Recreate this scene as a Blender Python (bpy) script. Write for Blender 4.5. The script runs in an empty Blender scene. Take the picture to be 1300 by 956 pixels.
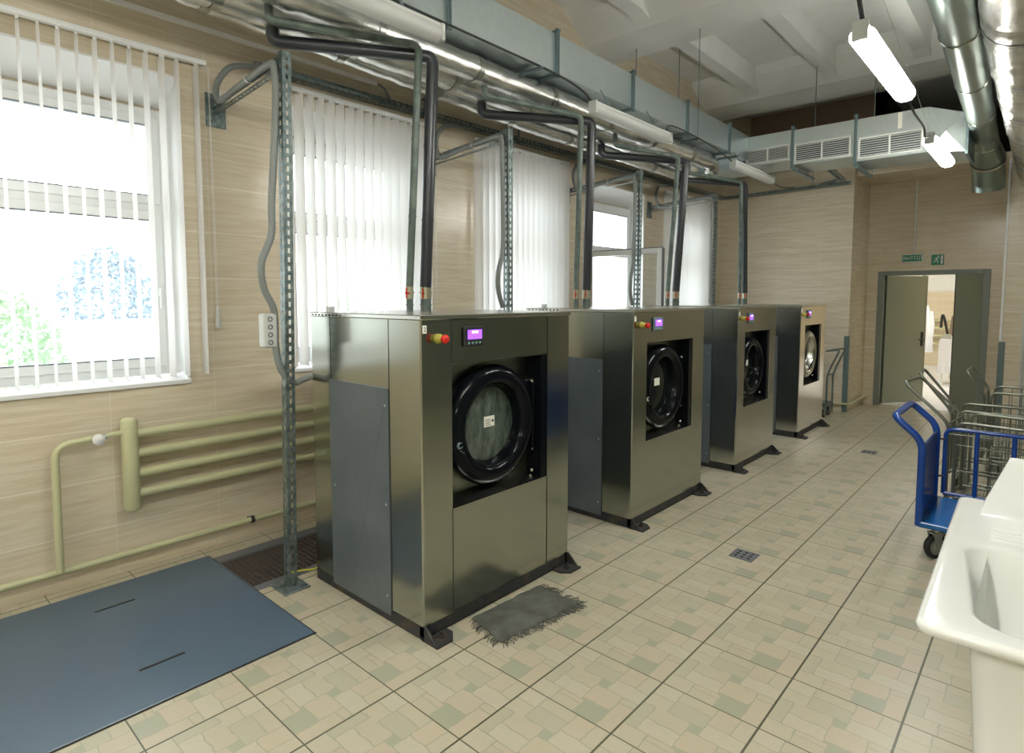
import bpy, bmesh, math, random
from mathutils import Vector, Matrix
random.seed(7)
SC = bpy.context.scene
COL = SC.collection
PI = math.pi

# ------------------------------------------------------------------ helpers
class MB:
    """collects shapes, then links them as one mesh object"""
    def __init__(s): s.v = []; s.f = []; s.sm = []; s.mi = []; s.cur = 0
    def add(s, vs, fs, smooth=False):
        o = len(s.v); s.v += [tuple(v) for v in vs]
        for f in fs: s.f.append([o+i for i in f]); s.sm.append(smooth); s.mi.append(s.cur)
        return s
    def box(s, x0, x1, y0, y1, z0, z1):
        vs = [(x, y, z) for x in (x0, x1) for y in (y0, y1) for z in (z0, z1)]
        return s.add(vs, [(0,1,3,2),(4,6,7,5),(0,4,5,1),(2,3,7,6),(0,2,6,4),(1,5,7,3)])
    def bbox(s, x0, x1, y0, y1, z0, z1, b=.004):
        # bevelled box (chamfered on every edge)
        X = (x0, x1); Y = (y0, y1); Z = (z0, z1); vs = []; idx = {}
        for i in (0,1):
            for j in (0,1):
                for k in (0,1):
                    sx = b if i == 0 else -b; sy = b if j == 0 else -b; sz = b if k == 0 else -b
                    c = (X[i], Y[j], Z[k])
                    idx[i,j,k,0] = len(vs); vs.append((c[0], c[1]+sy, c[2]+sz))
                    idx[i,j,k,1] = len(vs); vs.append((c[0]+sx, c[1], c[2]+sz))
                    idx[i,j,k,2] = len(vs); vs.append((c[0]+sx, c[1]+sy, c[2]))
        fs = []
        for i in (0,1):
            fs.append([idx[i,j,k,0] for j,k in ((0,0),(1,0),(1,1),(0,1))])
            fs.append([idx[j,i,k,1] for j,k in ((0,0),(1,0),(1,1),(0,1))])
            fs.append([idx[j,k,i,2] for j,k in ((0,0),(1,0),(1,1),(0,1))])
        for i in (0,1):
            for j in (0,1):
                fs.append([idx[i,j,0,0], idx[i,j,1,0], idx[i,j,1,1], idx[i,j,0,1]])
                fs.append([idx[i,0,j,0], idx[i,1,j,0], idx[i,1,j,2], idx[i,0,j,2]])
                fs.append([idx[0,i,j,1], idx[1,i,j,1], idx[1,i,j,2], idx[0,i,j,2]])
                for k in (0,1): fs.append([idx[i,j,k,0], idx[i,j,k,1], idx[i,j,k,2]])
        return s.add(vs, fs)
    def obox(s, c, ax, ay, az, hx, hy, hz):
        c = Vector(c); ax = Vector(ax)*hx; ay = Vector(ay)*hy; az = Vector(az)*hz
        vs = [c+ax*i+ay*j+az*k for i in (-1,1) for j in (-1,1) for k in (-1,1)]
        return s.add(vs, [(0,1,3,2),(4,6,7,5),(0,4,5,1),(2,3,7,6),(0,2,6,4),(1,5,7,3)])
    def bar(s, p, q, w, h, up=(0,0,1)):
        p = Vector(p); q = Vector(q); a = (q-p); L = a.length; a.normalize()
        up = Vector(up)
        if abs(a.dot(up)) > .98: up = Vector((1,0,0))
        x = a.cross(up).normalized(); y = x.cross(a).normalized()
        return s.obox((p+q)/2, a, x, y, L/2, w/2, h/2)
    def tube(s, pts, r, n=12, cap=True, closed=False):
        pts = [Vector(p) for p in pts]; m = len(pts)
        rs = r if isinstance(r, (list, tuple)) else [r]*m
        T = []
        for i in range(m):
            a = pts[(i-1) % m] if (i > 0 or closed) else pts[i]
            b = pts[(i+1) % m] if (i < m-1 or closed) else pts[i]
            t = (b-a); t = t.normalized() if t.length > 1e-9 else Vector((0,0,1)); T.append(t)
        u = Vector((0,0,1)) if abs(T[0].z) < .9 else Vector((1,0,0))
        N = (u - T[0]*u.dot(T[0])).normalized(); vs = []
        for i in range(m):
            N = (N - T[i]*N.dot(T[i]))
            N = N.normalized() if N.length > 1e-6 else T[i].orthogonal().normalized()
            B = T[i].cross(N)
            for k in range(n):
                a = 2*PI*k/n; vs.append(pts[i] + (N*math.cos(a)+B*math.sin(a))*rs[i])
        fs = []
        for i in range(m if closed else m-1):
            j = (i+1) % m
            for k in range(n):
                fs.append((i*n+k, i*n+(k+1) % n, j*n+(k+1) % n, j*n+k))
        s.add(vs, fs, True)
        if cap and not closed:
            s.add(vs[:n], [tuple(reversed(range(n)))]); s.add(vs[-n:], [tuple(range(n))])
        return s
    def lathe(s, c, ax, prof, n=32, smooth=True):
        """prof: list of (radius, distance along axis)"""
        c = Vector(c); ax = Vector(ax).normalized(); N = ax.orthogonal().normalized(); B = ax.cross(N)
        vs = []
        for r, d in prof:
            for k in range(n):
                a = 2*PI*k/n; vs.append(c + ax*d + (N*math.cos(a)+B*math.sin(a))*max(r, 1e-5))
        fs = [(i*n+k, i*n+(k+1) % n, (i+1)*n+(k+1) % n, (i+1)*n+k) for i in range(len(prof)-1) for k in range(n)]
        return s.add(vs, fs, smooth)
    def prism(s, poly, axis, d0, d1):
        """poly in the two other axes, extruded along axis (0,1,2)"""
        def P(a, b, d): return {0: (d, a, b), 1: (a, d, b), 2: (a, b, d)}[axis]
        n = len(poly); vs = [P(a, b, d0) for a, b in poly]+[P(a, b, d1) for a, b in poly]
        fs = [tuple(range(n)), tuple(range(2*n-1, n-1, -1))]+[(i, (i+1) % n, n+(i+1) % n, n+i) for i in range(n)]
        return s.add(vs, fs)
    def grid(s, nx, ny, fn, smooth=True):
        vs = [fn(i/nx, j/ny) for j in range(ny+1) for i in range(nx+1)]
        fs = [(j*(nx+1)+i, j*(nx+1)+i+1, (j+1)*(nx+1)+i+1, (j+1)*(nx+1)+i) for j in range(ny) for i in range(nx)]
        return s.add(vs, fs, smooth)
    def build(s, name, mat, parent=None, solid=True):
        me = bpy.data.meshes.new(name); me.from_pydata(s.v, [], s.f)
        for m in (mat if isinstance(mat, (list, tuple)) else [mat]): me.materials.append(m)
        for p, sm, mi in zip(me.polygons, s.sm, s.mi): p.use_smooth = sm; p.material_index = mi
        if solid:
            bm = bmesh.new(); bm.from_mesh(me); bmesh.ops.recalc_face_normals(bm, faces=bm.faces); bm.to_mesh(me); bm.free()
        o = bpy.data.objects.new(name, me); COL.objects.link(o)
        if parent is not None:
            o.parent = parent; o.matrix_parent_inverse = Matrix.Identity(4)
            off = world_loc(parent)
            me.transform(Matrix.Translation(-off))
        return o

def world_loc(o):
    v = Vector((0, 0, 0))
    while o is not None: v = v + o.location; o = o.parent
    return v
def thing(name, loc, label, cat, group=None):
    o = bpy.data.objects.new(name, None); COL.objects.link(o); o.location = loc
    o.empty_display_size = .1; return tag(o, label, cat, group)
def tag(o, label, cat, group=None, kind=None):
    o['label'] = label; o['category'] = cat
    if group: o['group'] = group
    if kind: o['kind'] = kind
    return o
def struct(o): o['kind'] = 'structure'; return o
def arc(c, r, a0, a1, n, ex, ey):
    c = Vector(c); ex = Vector(ex); ey = Vector(ey)
    return [c + ex*(r*math.cos(a0+(a1-a0)*i/n)) + ey*(r*math.sin(a0+(a1-a0)*i/n)) for i in range(n+1)]
def smooth_path(pts, r=.05, n=5):
    """round the corners of a polyline"""
    pts = [Vector(p) for p in pts]; out = [pts[0]]
    for i in range(1, len(pts)-1):
        a, b, c = pts[i-1], pts[i], pts[i+1]
        d1 = (a-b); d2 = (c-b); k = min(r, d1.length*.45, d2.length*.45)
        p = b+d1.normalized()*k; q = b+d2.normalized()*k
        for j in range(n+1):
            t = j/n; out.append(p*(1-t)**2+b*2*t*(1-t)+q*t*t)
    out.append(pts[-1]); return out
def spline(pts, n=8):
    pts = [Vector(p) for p in pts]; P = [pts[0]]+pts+[pts[-1]]; out = []
    for i in range(1, len(P)-2):
        for j in range(n):
            t = j/n; a, b, c, d = P[i-1], P[i], P[i+1], P[i+2]
            out.append(.5*((2*b)+(-a+c)*t+(2*a-5*b+4*c-d)*t*t+(-a+3*b-3*c+d)*t**3))
    out.append(pts[-1]); return out
def strut_web(mb, p, q, u, w, t=.002, pitch=.05, slot=.028):
    """perforated strip from p to q, width w along u: two rails with cross bars between slots"""
    p = Vector(p); q = Vector(q); a = q-p; L = a.length; a.normalize(); u = Vector(u).normalized(); v = a.cross(u)
    sw = w*.27; rw = (w-sw)/2
    for s_ in (-1, 1): mb.obox((p+q)/2+u*s_*(w-rw)/2, a, u, v, L/2, rw/2, t/2)
    n = int(L/pitch)
    for i in range(n+1):
        d = min(i*pitch, L-.005); mb.obox(p+a*(d), a, u, v, (pitch-slot)/2, sw/2, t/2)
def strut_angle(mb, p, q, u, v, w):
    """perforated L profile with legs along u and v from the line p-q"""
    u = Vector(u); v = Vector(v); p = Vector(p); q = Vector(q)
    strut_web(mb, p+u*w/2, q+u*w/2, u, w); strut_web(mb, p+v*w/2, q+v*w/2, v, w)

# ------------------------------------------------------------------ materials
def mat(name, col, rough=.5, metal=0, **k):
    m = bpy.data.materials.new(name); m.use_nodes = True
    b = m.node_tree.nodes['Principled BSDF']
    b.inputs['Base Color'].default_value = (*col, 1); b.inputs['Roughness'].default_value = rough
    b.inputs['Metallic'].default_value = metal
    for kk, v in k.items(): b.inputs[kk.replace('_', ' ')].default_value = v
    return m
class NT:
    def __init__(s, m): s.t = m.node_tree; s.b = s.t.nodes['Principled BSDF']
    def n(s, typ, **k):
        x = s.t.nodes.new(typ)
        for a, v in k.items(): setattr(x, a, v)
        return x
    def l(s, a, b): s.t.links.new(a, b)
    def math(s, op, a, b=None, c=None):
        x = s.n('ShaderNodeMath', operation=op)
        for i, v in enumerate((a, b, c)):
            if v is None: continue
            if isinstance(v, (int, float)): x.inputs[i].default_value = v
            else: s.l(v, x.inputs[i])
        return x.outputs[0]
    def mix(s, f, a, b, mode='MIX'):
        x = s.n('ShaderNodeMix', data_type='RGBA', blend_type=mode)
        if isinstance(f, (int, float)): x.inputs[0].default_value = f
        else: s.l(f, x.inputs[0])
        for i, v in ((6, a), (7, b)):
            if isinstance(v, tuple): x.inputs[i].default_value = (*v, 1)
            else: s.l(v, x.inputs[i])
        return x.outputs[2]
    def noise(s, vec, scale, detail=3, rough=.5, sc=None):
        if sc:
            mp = s.n('ShaderNodeMapping'); mp.inputs['Scale'].default_value = sc; s.l(vec, mp.inputs[0]); vec = mp.outputs[0]
        x = s.n('ShaderNodeTexNoise'); x.inputs['Scale'].default_value = scale; x.inputs['Detail'].default_value = detail
        x.inputs['Roughness'].default_value = rough; s.l(vec, x.inputs['Vector']); return x.outputs[0]
    def ramp(s, f, stops):
        x = s.n('ShaderNodeValToRGB'); e = x.color_ramp.elements
        while len(e) < len(stops): e.new(.5)
        for el, (p, c) in zip(e, stops): el.position = p; el.color = (*c, 1) if len(c) == 3 else c
        s.l(f, x.inputs[0]); return x.outputs[0]
    def bump(s, h, st=.3, d=.01):
        x = s.n('ShaderNodeBump'); x.inputs['Strength'].default_value = st; x.inputs['Distance'].default_value = d
        s.l(h, x.inputs['Height']); s.l(x.outputs[0], s.b.inputs['Normal'])
def wpos(t):
    return t.n('ShaderNodeNewGeometry').outputs['Position']
def opos(t):
    return t.n('ShaderNodeTexCoord').outputs['Object']

def wall_mat(axis):
    """glazed beige wall tile, streaked like travertine, 0.6 x 0.3 joints; axis = horizontal world axis index"""
    m = mat('beige_wall_tile_'+'xy'[axis], (.6, .5, .37), .22); t = NT(m); p = wpos(t)
    sx = t.n('ShaderNodeSeparateXYZ'); t.l(p, sx.inputs[0]); h = sx.outputs[axis]; z = sx.outputs[2]
    sc = (1, 1, 1)
    n1 = t.noise(p, 1.0, 5, .62, (2.2, 2.2, 34)); n2 = t.noise(p, 1.0, 4, .6, (5, 5, 130)); n3 = t.noise(p, .9, 2)
    f = t.math('ADD', t.math('MULTIPLY', n1, .65), t.math('MULTIPLY', n2, .35))
    c = t.ramp(f, [(.30, (.58, .48, .335)), (.45, (.66, .57, .425)), (.56, (.72, .645, .51)), (.72, (.775, .715, .595))])
    c = t.mix(t.math('MULTIPLY', n3, .22), c, (.60, .50, .34))
    fz = t.math('FRACT', t.math('DIVIDE', t.math('ADD', z, .0), .3)); fh = t.math('FRACT', t.math('DIVIDE', t.math('ADD', h, .2), .6))
    jz = t.math('LESS_THAN', t.math('MINIMUM', fz, t.math('SUBTRACT', 1, fz)), .009)
    jh = t.math('LESS_THAN', t.math('MINIMUM', fh, t.math('SUBTRACT', 1, fh)), .002)
    j = t.math('MAXIMUM', jz, jh)
    c = t.mix(t.math('MULTIPLY', j, .75), c, (.84, .79, .67))
    t.l(c, t.b.inputs['Base Color'])
    ro = t.math('ADD', t.math('MULTIPLY', n1, .15), .16); t.l(ro, t.b.inputs['Roughness'])
    t.bump(t.math('SUBTRACT', n1, t.math('MULTIPLY', j, .6)), .12, .004)
    return m
M = {}
M['wall_y'] = wall_mat(1); M['wall_x'] = wall_mat(0)

def floor_mat():
    m = mat('printed_floor_tile', (.5, .45, .33), .35); t = NT(m); p = wpos(t)
    sx = t.n('ShaderNodeSeparateXYZ'); t.l(p, sx.inputs[0]); T = .41
    U = t.math('DIVIDE', t.math('ADD', sx.outputs[0], .770+.41*40), T); V = t.math('DIVIDE', t.math('ADD', sx.outputs[1], -3.10+.41*40), T)
    u = t.math('FRACT', U); v = t.math('FRACT', V)
    # wobble the block outlines a little
    cmb = t.n('ShaderNodeCombineXYZ'); t.l(u, cmb.inputs[0]); t.l(v, cmb.inputs[1])
    wob = t.noise(cmb.outputs[0], 9, 3); wb = t.math('MULTIPLY', t.math('SUBTRACT', wob, .5), .05)
    uu = t.math('ADD', u, wb); vv = t.math('SUBTRACT', v, wb)
    A = (.56, .50, .36); B = (.58, .52, .38); C = (.60, .50, .365); D = (.50, .475, .345); G = (.36, .385, .28); E_ = (.61, .55, .42)
    blocks = [(0,0,.27,.22,B),(.27,0,.55,.15,A),(.55,0,.82,.25,G),(.82,0,1,.42,C),(0,.22,.14,.60,D),(.14,.22,.50,.42,E_),(.27,.15,.55,.22,C),
              (.50,.25,.82,.52,C),(.14,.42,.50,.63,A),(0,.60,.25,.80,B),(.25,.63,.62,.84,D),(.50,.52,.66,.63,G),(.62,.52,1,.72,E_),(.82,.42,1,.52,A),
              (.62,.72,.84,1,C),(.84,.72,1,1,B),(0,.80,.25,1,E_),(.25,.84,.62,1,A)]
    c = None
    for x0, y0, x1, y1, col in blocks:
        dd = t.math('MINIMUM', t.math('MINIMUM', t.math('SUBTRACT', uu, x0-(.1 if x0 == 0 else 0)), t.math('SUBTRACT', x1+(.1 if x1 == 1 else 0), uu)),
                    t.math('MINIMUM', t.math('SUBTRACT', vv, y0-(.1 if y0 == 0 else 0)), t.math('SUBTRACT', y1+(.1 if y1 == 1 else 0), vv)))
        k = t.math('GREATER_THAN', dd, .007)
        c = t.mix(k, c if c is not None else (.39, .37, .265), col)
    n1 = t.noise(p, 30, 4, .6); n2 = t.noise(p, .8, 3); n3 = t.noise(p, 90, 2)
    c = t.mix(t.math('MULTIPLY', n1, .5), c, (.44, .40, .28))
    c = t.mix(t.math('MULTIPLY', n2, .35), c, (.60, .55, .43))
    c = t.mix(1.0, c, (.86, .87, .87), 'MULTIPLY')
    # joints: wide along the room, narrower across
    ju = t.math('LESS_THAN', t.math('MINIMUM', u, t.math('SUBTRACT', 1, u)), .0105)
    jv = t.math('LESS_THAN', t.math('MINIMUM', v, t.math('SUBTRACT', 1, v)), .0065)
    j = t.math('MAXIMUM', ju, jv); c = t.mix(j, c, (.085, .085, .05))
    t.l(c, t.b.inputs['Base Color'])
    t.l(t.math('ADD', t.math('MULTIPLY', n1, .2), .24), t.b.inputs['Roughness'])
    t.bump(t.math('SUBTRACT', t.math('MULTIPLY', n1, .15), j), .25, .003)
    return m
M['floor'] = floor_mat()

def steel(name, col, rough, streak=(220, 220, 1.2), aniso=.0, amp=.12):
    m = mat(name, col, rough, 1); t = NT(m); p = opos(t)
    n = t.noise(p, 1, 3, .6, streak); n2 = t.noise(p, 1.3, 3)
    t.l(t.mix(t.math('MULTIPLY', n, .18), col, tuple(c*.8 for c in col)), t.b.inputs['Base Color'])
    t.l(t.math('ADD', t.math('ADD', t.math('MULTIPLY', n, amp), t.math('MULTIPLY', n2, .08)), rough-.08), t.b.inputs['Roughness'])
    return m
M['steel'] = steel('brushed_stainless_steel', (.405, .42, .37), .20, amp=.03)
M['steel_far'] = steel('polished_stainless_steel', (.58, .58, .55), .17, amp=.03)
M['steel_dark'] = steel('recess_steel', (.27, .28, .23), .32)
M['lid'] = steel('lid_steel', (.58, .58, .53), .25, (2, 2, 2), amp=.06)
M['grey_panel'] = mat('grey_painted_panel', (.105, .125, .14), .38)
t = NT(M['grey_panel']); nn = t.noise(opos(t), 3, 4); t.l(t.ramp(nn, [(.3, (.085, .105, .12)), (.7, (.125, .145, .16))]), t.b.inputs['Base Color'])
t.l(t.math('ADD', t.math('MULTIPLY', nn, .2), .26), t.b.inputs['Roughness'])
M['black'] = mat('black_gloss_plastic', (.004, .005, .007), .14, Specular_IOR_Level=.14)
M['black_matt'] = mat('black_rubber', (.015, .015, .016), .55)
M['base'] = mat('rusty_dark_base', (.03, .03, .03), .6)
t = NT(M['base']); nn = t.noise(opos(t), 14, 4); t.l(t.ramp(nn, [(.5, (.025, .027, .029)), (.68, (.07, .048, .034))]), t.b.inputs['Base Color'])
M['drum_glass'] = mat('wet_door_glass', (.12, .15, .12), .18)
t = NT(M['drum_glass']); nn = t.noise(opos(t), 1, 6, .65, (14, 22, 9)); t.l(t.ramp(nn, [(.3, (.03, .042, .036)), (.5, (.075, .098, .082)), (.72, (.16, .19, .16))]), t.b.inputs['Base Color'])
M['dark_glass'] = mat('dark_door_glass', (.01, .016, .014), .08, Specular_IOR_Level=.2)
t = NT(M['dark_glass']); nn = t.noise(opos(t), 7, 4, .6); t.l(t.ramp(nn, [(.6, (.008, .012, .011)), (.78, (.06, .10, .085))]), t.b.inputs['Base Color'])
M['paper'] = mat('white_label_paper', (.78, .78, .70), .6)
M['red'] = mat('red_plastic', (.62, .02, .015), .25)
M['yellow'] = mat('yellow_plastic', (.34, .30, .04), .4)
M['text_dark'] = mat('printed_ink', (.03, .03, .03), .6)
def emis(name, col, s):
    m = mat(name, col, .4); b = m.node_tree.nodes['Principled BSDF']
    b.inputs['Emission Color'].default_value = (*col, 1); b.inputs['Emission Strength'].default_value = s; return m
M['screen'] = emis('violet_display', (.30, .09, .95), 1.1)
M['screen_text'] = emis('display_digits', (.80, .70, 1), 1.6)
M['key'] = mat('grey_green_keys', (.16, .30, .28), .4)
M['galv'] = steel('galvanised_sheet', (.50, .58, .58), .4, (2, 2, 2), amp=.1)
M['galv_round'] = steel('dull_galvanised_pipe', (.34, .41, .38), .30, (2, 2, 2), amp=.1)
t = NT(M['galv']); vo = t.n('ShaderNodeTexVoronoi'); vo.inputs['Scale'].default_value = 28; t.l(opos(t), vo.inputs['Vector'])
nn = t.noise(opos(t), 2, 3)
t.l(t.mix(t.math('MULTIPLY', vo.outputs['Color'], .18), (.60, .665, .68), (.42, .49, .50)), t.b.inputs['Base Color'])
M['galv_dark'] = mat('galvanised_flange', (.20, .27, .29), .42, .8)
M['strut'] = mat('galvanised_strut', (.30, .36, .36), .42, .75)
t = NT(M['strut']); nn = t.noise(opos(t), 30, 3); t.l(t.ramp(nn, [(.35, (.12, .16, .165)), (.65, (.27, .32, .31))]), t.b.inputs['Base Color'])
def foil():
    m = mat('aluminium_foil_wrap', (.74, .73, .69), .24, 1); t = NT(m); p = opos(t)
    n1 = t.noise(p, 26, 6, .7); n2 = t.noise(p, 1, 4, .6, (16, 4, 16))
    t.l(t.ramp(n2, [(.35, (.66, .66, .63)), (.6, (.88, .88, .86))]), t.b.inputs['Base Color'])
    t.bump(t.math('ADD', n1, t.math('MULTIPLY', n2, 1.5)), .55, .007); return m
M['foil'] = foil()
M['tape'] = mat('foil_tape_band', (.45, .45, .40), .3, 1)
M['pipe_dark'] = mat('dark_grey_pipe_lagging', (.030, .034, .040), .3)
M['pipe_green'] = mat('grey_green_pipe', (.13, .165, .145), .4)
t = NT(M['pipe_green']); nn = t.noise(opos(t), 12, 3); t.l(t.ramp(nn, [(.35, (.065, .09, .08)), (.65, (.14, .18, .155))]), t.b.inputs['Base Color'])
M['brass'] = mat('dull_brass_valve', (.42, .40, .28), .35, .8)
M['conduit'] = mat('grey_corrugated_conduit', (.20, .22, .21), .45)
M['white_plastic'] = mat('white_plastic', (.78, .79, .78), .35)
M['grey_white'] = mat('grey_white_plastic', (.55, .57, .55), .4)
M['pvc'] = mat('window_pvc', (.80, .81, .80), .25)
M['sill'] = mat('white_sill', (.85, .85, .84), .3)
M['gasket'] = mat('dark_window_gasket', (.12, .13, .14), .5)
def slat_mat():
    m = bpy.data.materials.new('blind_fabric'); m.use_nodes = True; nt = m.node_tree; nt.nodes.clear()
    o = nt.nodes.new('ShaderNodeOutputMaterial'); mx = nt.nodes.new('ShaderNodeMixShader'); d = nt.nodes.new('ShaderNodeBsdfDiffuse'); tr = nt.nodes.new('ShaderNodeBsdfTranslucent')
    d.inputs[0].default_value = (.86, .85, .84, 1); tr.inputs[0].default_value = (.93, .91, .88, 1); mx.inputs[0].default_value = .45
    nt.links.new(d.outputs[0], mx.inputs[1]); nt.links.new(tr.outputs[0], mx.inputs[2]); nt.links.new(mx.outputs[0], o.inputs[0]); return m
M['slat'] = slat_mat()
def glass_mat(name, tint=(.96, .98, .97)):
    m = bpy.data.materials.new(name); m.use_nodes = True; nt = m.node_tree; nt.nodes.clear()
    o = nt.nodes.new('ShaderNodeOutputMaterial'); mx = nt.nodes.new('ShaderNodeMixShader'); d = nt.nodes.new('ShaderNodeBsdfTransparent'); g = nt.nodes.new('ShaderNodeBsdfGlossy')
    lw = nt.nodes.new('ShaderNodeLayerWeight'); pw = nt.nodes.new('ShaderNodeMath'); pw.operation = 'POWER'; pw.inputs[1].default_value = 4.5
    nt.links.new(lw.outputs['Facing'], pw.inputs[0]); f = nt.nodes.new('ShaderNodeMath'); f.operation = 'MULTIPLY_ADD'; f.inputs[1].default_value = .85; f.inputs[2].default_value = .04; nt.links.new(pw.outputs[0], f.inputs[0])
    d.inputs[0].default_value = (*tint, 1); g.inputs['Roughness'].default_value = .02
    nt.links.new(f.outputs[0], mx.inputs[0]); nt.links.new(d.outputs[0], mx.inputs[1]); nt.links.new(g.outputs[0], mx.inputs[2]); nt.links.new(mx.outputs[0], o.inputs[0]); return m
M['glass'] = glass_mat('window_glass'); M['cover'] = glass_mat('clear_lamp_cover', (.92, .94, .92))
M['ceiling'] = mat('white_painted_concrete', (.74, .75, .73), .75)
t = NT(M['ceiling']); nn = t.noise(wpos(t), 2.2, 4); t.l(t.ramp(nn, [(.3, (.80, .81, .79)), (.7, (.87, .875, .865))]), t.b.inputs['Base Color'])
M['cream'] = mat('cream_gloss_paint', (.55, .55, .33), .28)
M['cover_plate'] = mat('blue_grey_painted_steel', (.085, .13, .185), .27)
t = NT(M['cover_plate']); nn = t.noise(opos(t), 2, 4); t.l(t.math('ADD', t.math('MULTIPLY', nn, .10), .20), t.b.inputs['Roughness'])
M['slot'] = mat('black_slot', (.01, .01, .01), .6)
M['grate'] = mat('rusty_dark_grate', (.11, .09, .075), .6, .1)
M['pit'] = mat('pit_concrete', (.05, .045, .04), .9)
M['frame_grey'] = mat('grey_channel_frame', (.16, .17, .19), .45, .3)
M['wire_y'] = mat('yellow_wire', (.55, .50, .05), .4)
M['wire_b'] = mat('black_cable', (.02, .02, .022), .45)
M['tube_on'] = emis('lit_fluorescent_tube', (.93, 1, .93), 34)
M['tube_off'] = mat('unlit_fluorescent_tube', (.85, .86, .84), .3)
M['lamp_house'] = mat('lamp_housing', (.62, .63, .60), .4)
M['lamp_diff'] = mat('ribbed_lamp_diffuser', (.82, .83, .80), .25, Transmission_Weight=.35, IOR=1.3)
M['lamp_lit'] = emis('lit_lamp_diffuser', (1.0, .99, .92), 48.0)
M['louvre'] = mat('white_grille', (.66, .68, .66), .4)
M['void'] = mat('grille_inside', (.05, .06, .065), .7)
M['door'] = mat('grey_green_door_paint', (.27, .29, .22), .38)
M['door_frame'] = mat('grey_door_frame', (.22, .25, .22), .4)
M['sign_green'] = mat('green_sign', (.0, .22, .12), .35)
M['sign_white'] = mat('white_sign_print', (.75, .80, .76), .4)
M['guard'] = mat('grey_green_corner_guard', (.13, .18, .18), .4)
M['blue'] = mat('blue_cart_paint', (.01, .06, .30), .22)
M['blue_deck'] = mat('blue_deck_paint', (.01, .13, .42), .22)
M['wire_steel'] = mat('zinc_cart_wire', (.20, .21, .175), .38, .8)
M['caster_grey'] = mat('caster_zinc', (.45, .46, .42), .35, .7)
M['enamel'] = mat('white_enamel', (.80, .81, .78), .12)
M['cloth_grey'] = mat('grey_floor_cloth', (.105, .108, .09), .95)
t = NT(M['cloth_grey']); nn = t.noise(opos(t), 60, 4, .7); n2 = t.noise(opos(t), 8, 4, .6)
t.l(t.ramp(n2, [(.35, (.075, .078, .066)), (.65, (.14, .143, .12))]), t.b.inputs['Base Color']); t.bump(t.math('ADD', nn, t.math('MULTIPLY', n2, 2)), .8, .01)
M['white_cloth'] = mat('white_cotton', (.80, .80, .82), .8)
M['brown_cloth'] = mat('brown_checked_cloth', (.16, .11, .07), .8)
M['skirting'] = mat('end_wall_paint', (.4, .33, .23), .6)
M['grass'] = mat('outdoor_foliage', (.34, .45, .30), .8)
M['leaf_blue'] = mat('distant_foliage', (.30, .36, .40), .9)
M['yard'] = mat('pale_yard_paving', (.80, .79, .76), .9)
M['brick'] = mat('outdoor_red_wall', (.60, .42, .36), .9)
M['fence'] = mat('grey_fence', (.50, .49, .54), .8)
M['tile_white'] = mat('white_floor_tile', (.72, .72, .73), .3)

# ------------------------------------------------------------------ the setting
XW = -4.13; XR = 3.4; Y0 = -3.2; YE = 9.7; YD = 10.71; HC = 4.8
WINS = [(-1.63, -.45), (.27, 1.447), (2.17, 3.37), (4.08, 5.30), (6.0, 7.2), (7.80, 9.04)]
ZS, ZT = 1.15, 3.05; XI = -4.36; XO = -4.55
# floor with the drain channel left open
fl = MB()
GX0, GX1, GY0, GY1 = -3.93, -3.29, 1.47, 9.3
for x0, x1, y0, y1 in ((XO, GX0, Y0-.2, YD+.1), (GX1, XR+.2, Y0-.2, YD+.1), (GX0, GX1, Y0-.2, GY0), (GX0, GX1, GY1, YD+.1)):
    fl.box(x0, x1, y0, y1, -.18, 0)
struct(fl.build('floor', M['floor']))
# left wall with window openings
wl = MB(); ys = [Y0-.2]+[v for w in WINS for v in w]+[YE+.2]
for i in range(0, len(ys), 2): wl.box(XO, XW, ys[i], ys[i+1], -.2, HC+.05)
for a, b in WINS:
    wl.box(XO, XW, a, b, -.2, ZS-.02); wl.box(XO, XW, a, b, ZT, HC+.05)
    wl.box(XO, XI-.03, a, b, 2.86, ZT)
wl.box(XO, XW, YE+.2, 13.1, 3.5, 5.1)
struct(wl.build('wall_left', M['wall_y']))
rv = MB()      # white reveals
for a, b in WINS:
    rv.box(XI-.02, XW+.004, a-.001, a+.012, ZS, ZT); rv.box(XI-.02, XW+.004, b-.012, b+.001, ZS, ZT); rv.prism([(XI-.02, 2.90), (XW+.004, ZT-.012), (XW+.004, ZT+.001), (XI-.02, ZT+.001)], 1, a, b)
struct(rv.build('trim_1', M['sill']))
# end wall, alcove with the door
we = MB(); AX0, AX1 = -2.18, -.475
we.box(XO, AX0, YE, YE+1.1, -.2, 3.60); we.box(AX1, XR+.2, YE, YE+1.1, -.2, 3.60)
struct(we.build('wall_end', M['wall_x']))
wd = MB(); DX0, DX1, DZ = -2.0, -.69, 2.06
wd.box(AX0, DX0, YD, YD+.14, -.2, 3.5); wd.box(DX1, AX1, YD, YD+.14, -.2, 3.5); wd.box(DX0, DX1, YD, YD+.14, DZ, 3.5)
struct(wd.build('wall_alcove', M['wall_x']))
struct(MB().box(AX0, AX1, YE+.12, YD, 3.42, 3.5).build('ceiling_alcove', M['wall_x']))
m = MB(); m.box(XO, -2.06, 10.9, 11.0, 3.5, 5.0); struct(m.build('wall_upper_left', mat('shaded_brown_panel', (.26, .19, .13), .5)))  # brown panel, its colour darkened for the shade behind the beam
m = MB(); m.box(-2.1, XR+.2, 13.0, 13.1, 3.5, 5.1); m.box(XR+.0, XR+.2, YE, 13.1, 3.6, 5.1); m.box(-2.2, -2.06, 10.9, 13.1, 3.5, 5.1); struct(m.build('wall_upper_right', mat('painted_void_shade', (.06, .045, .035), .7)))  # near-black colour stands in for the unlit void above the alcove
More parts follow.
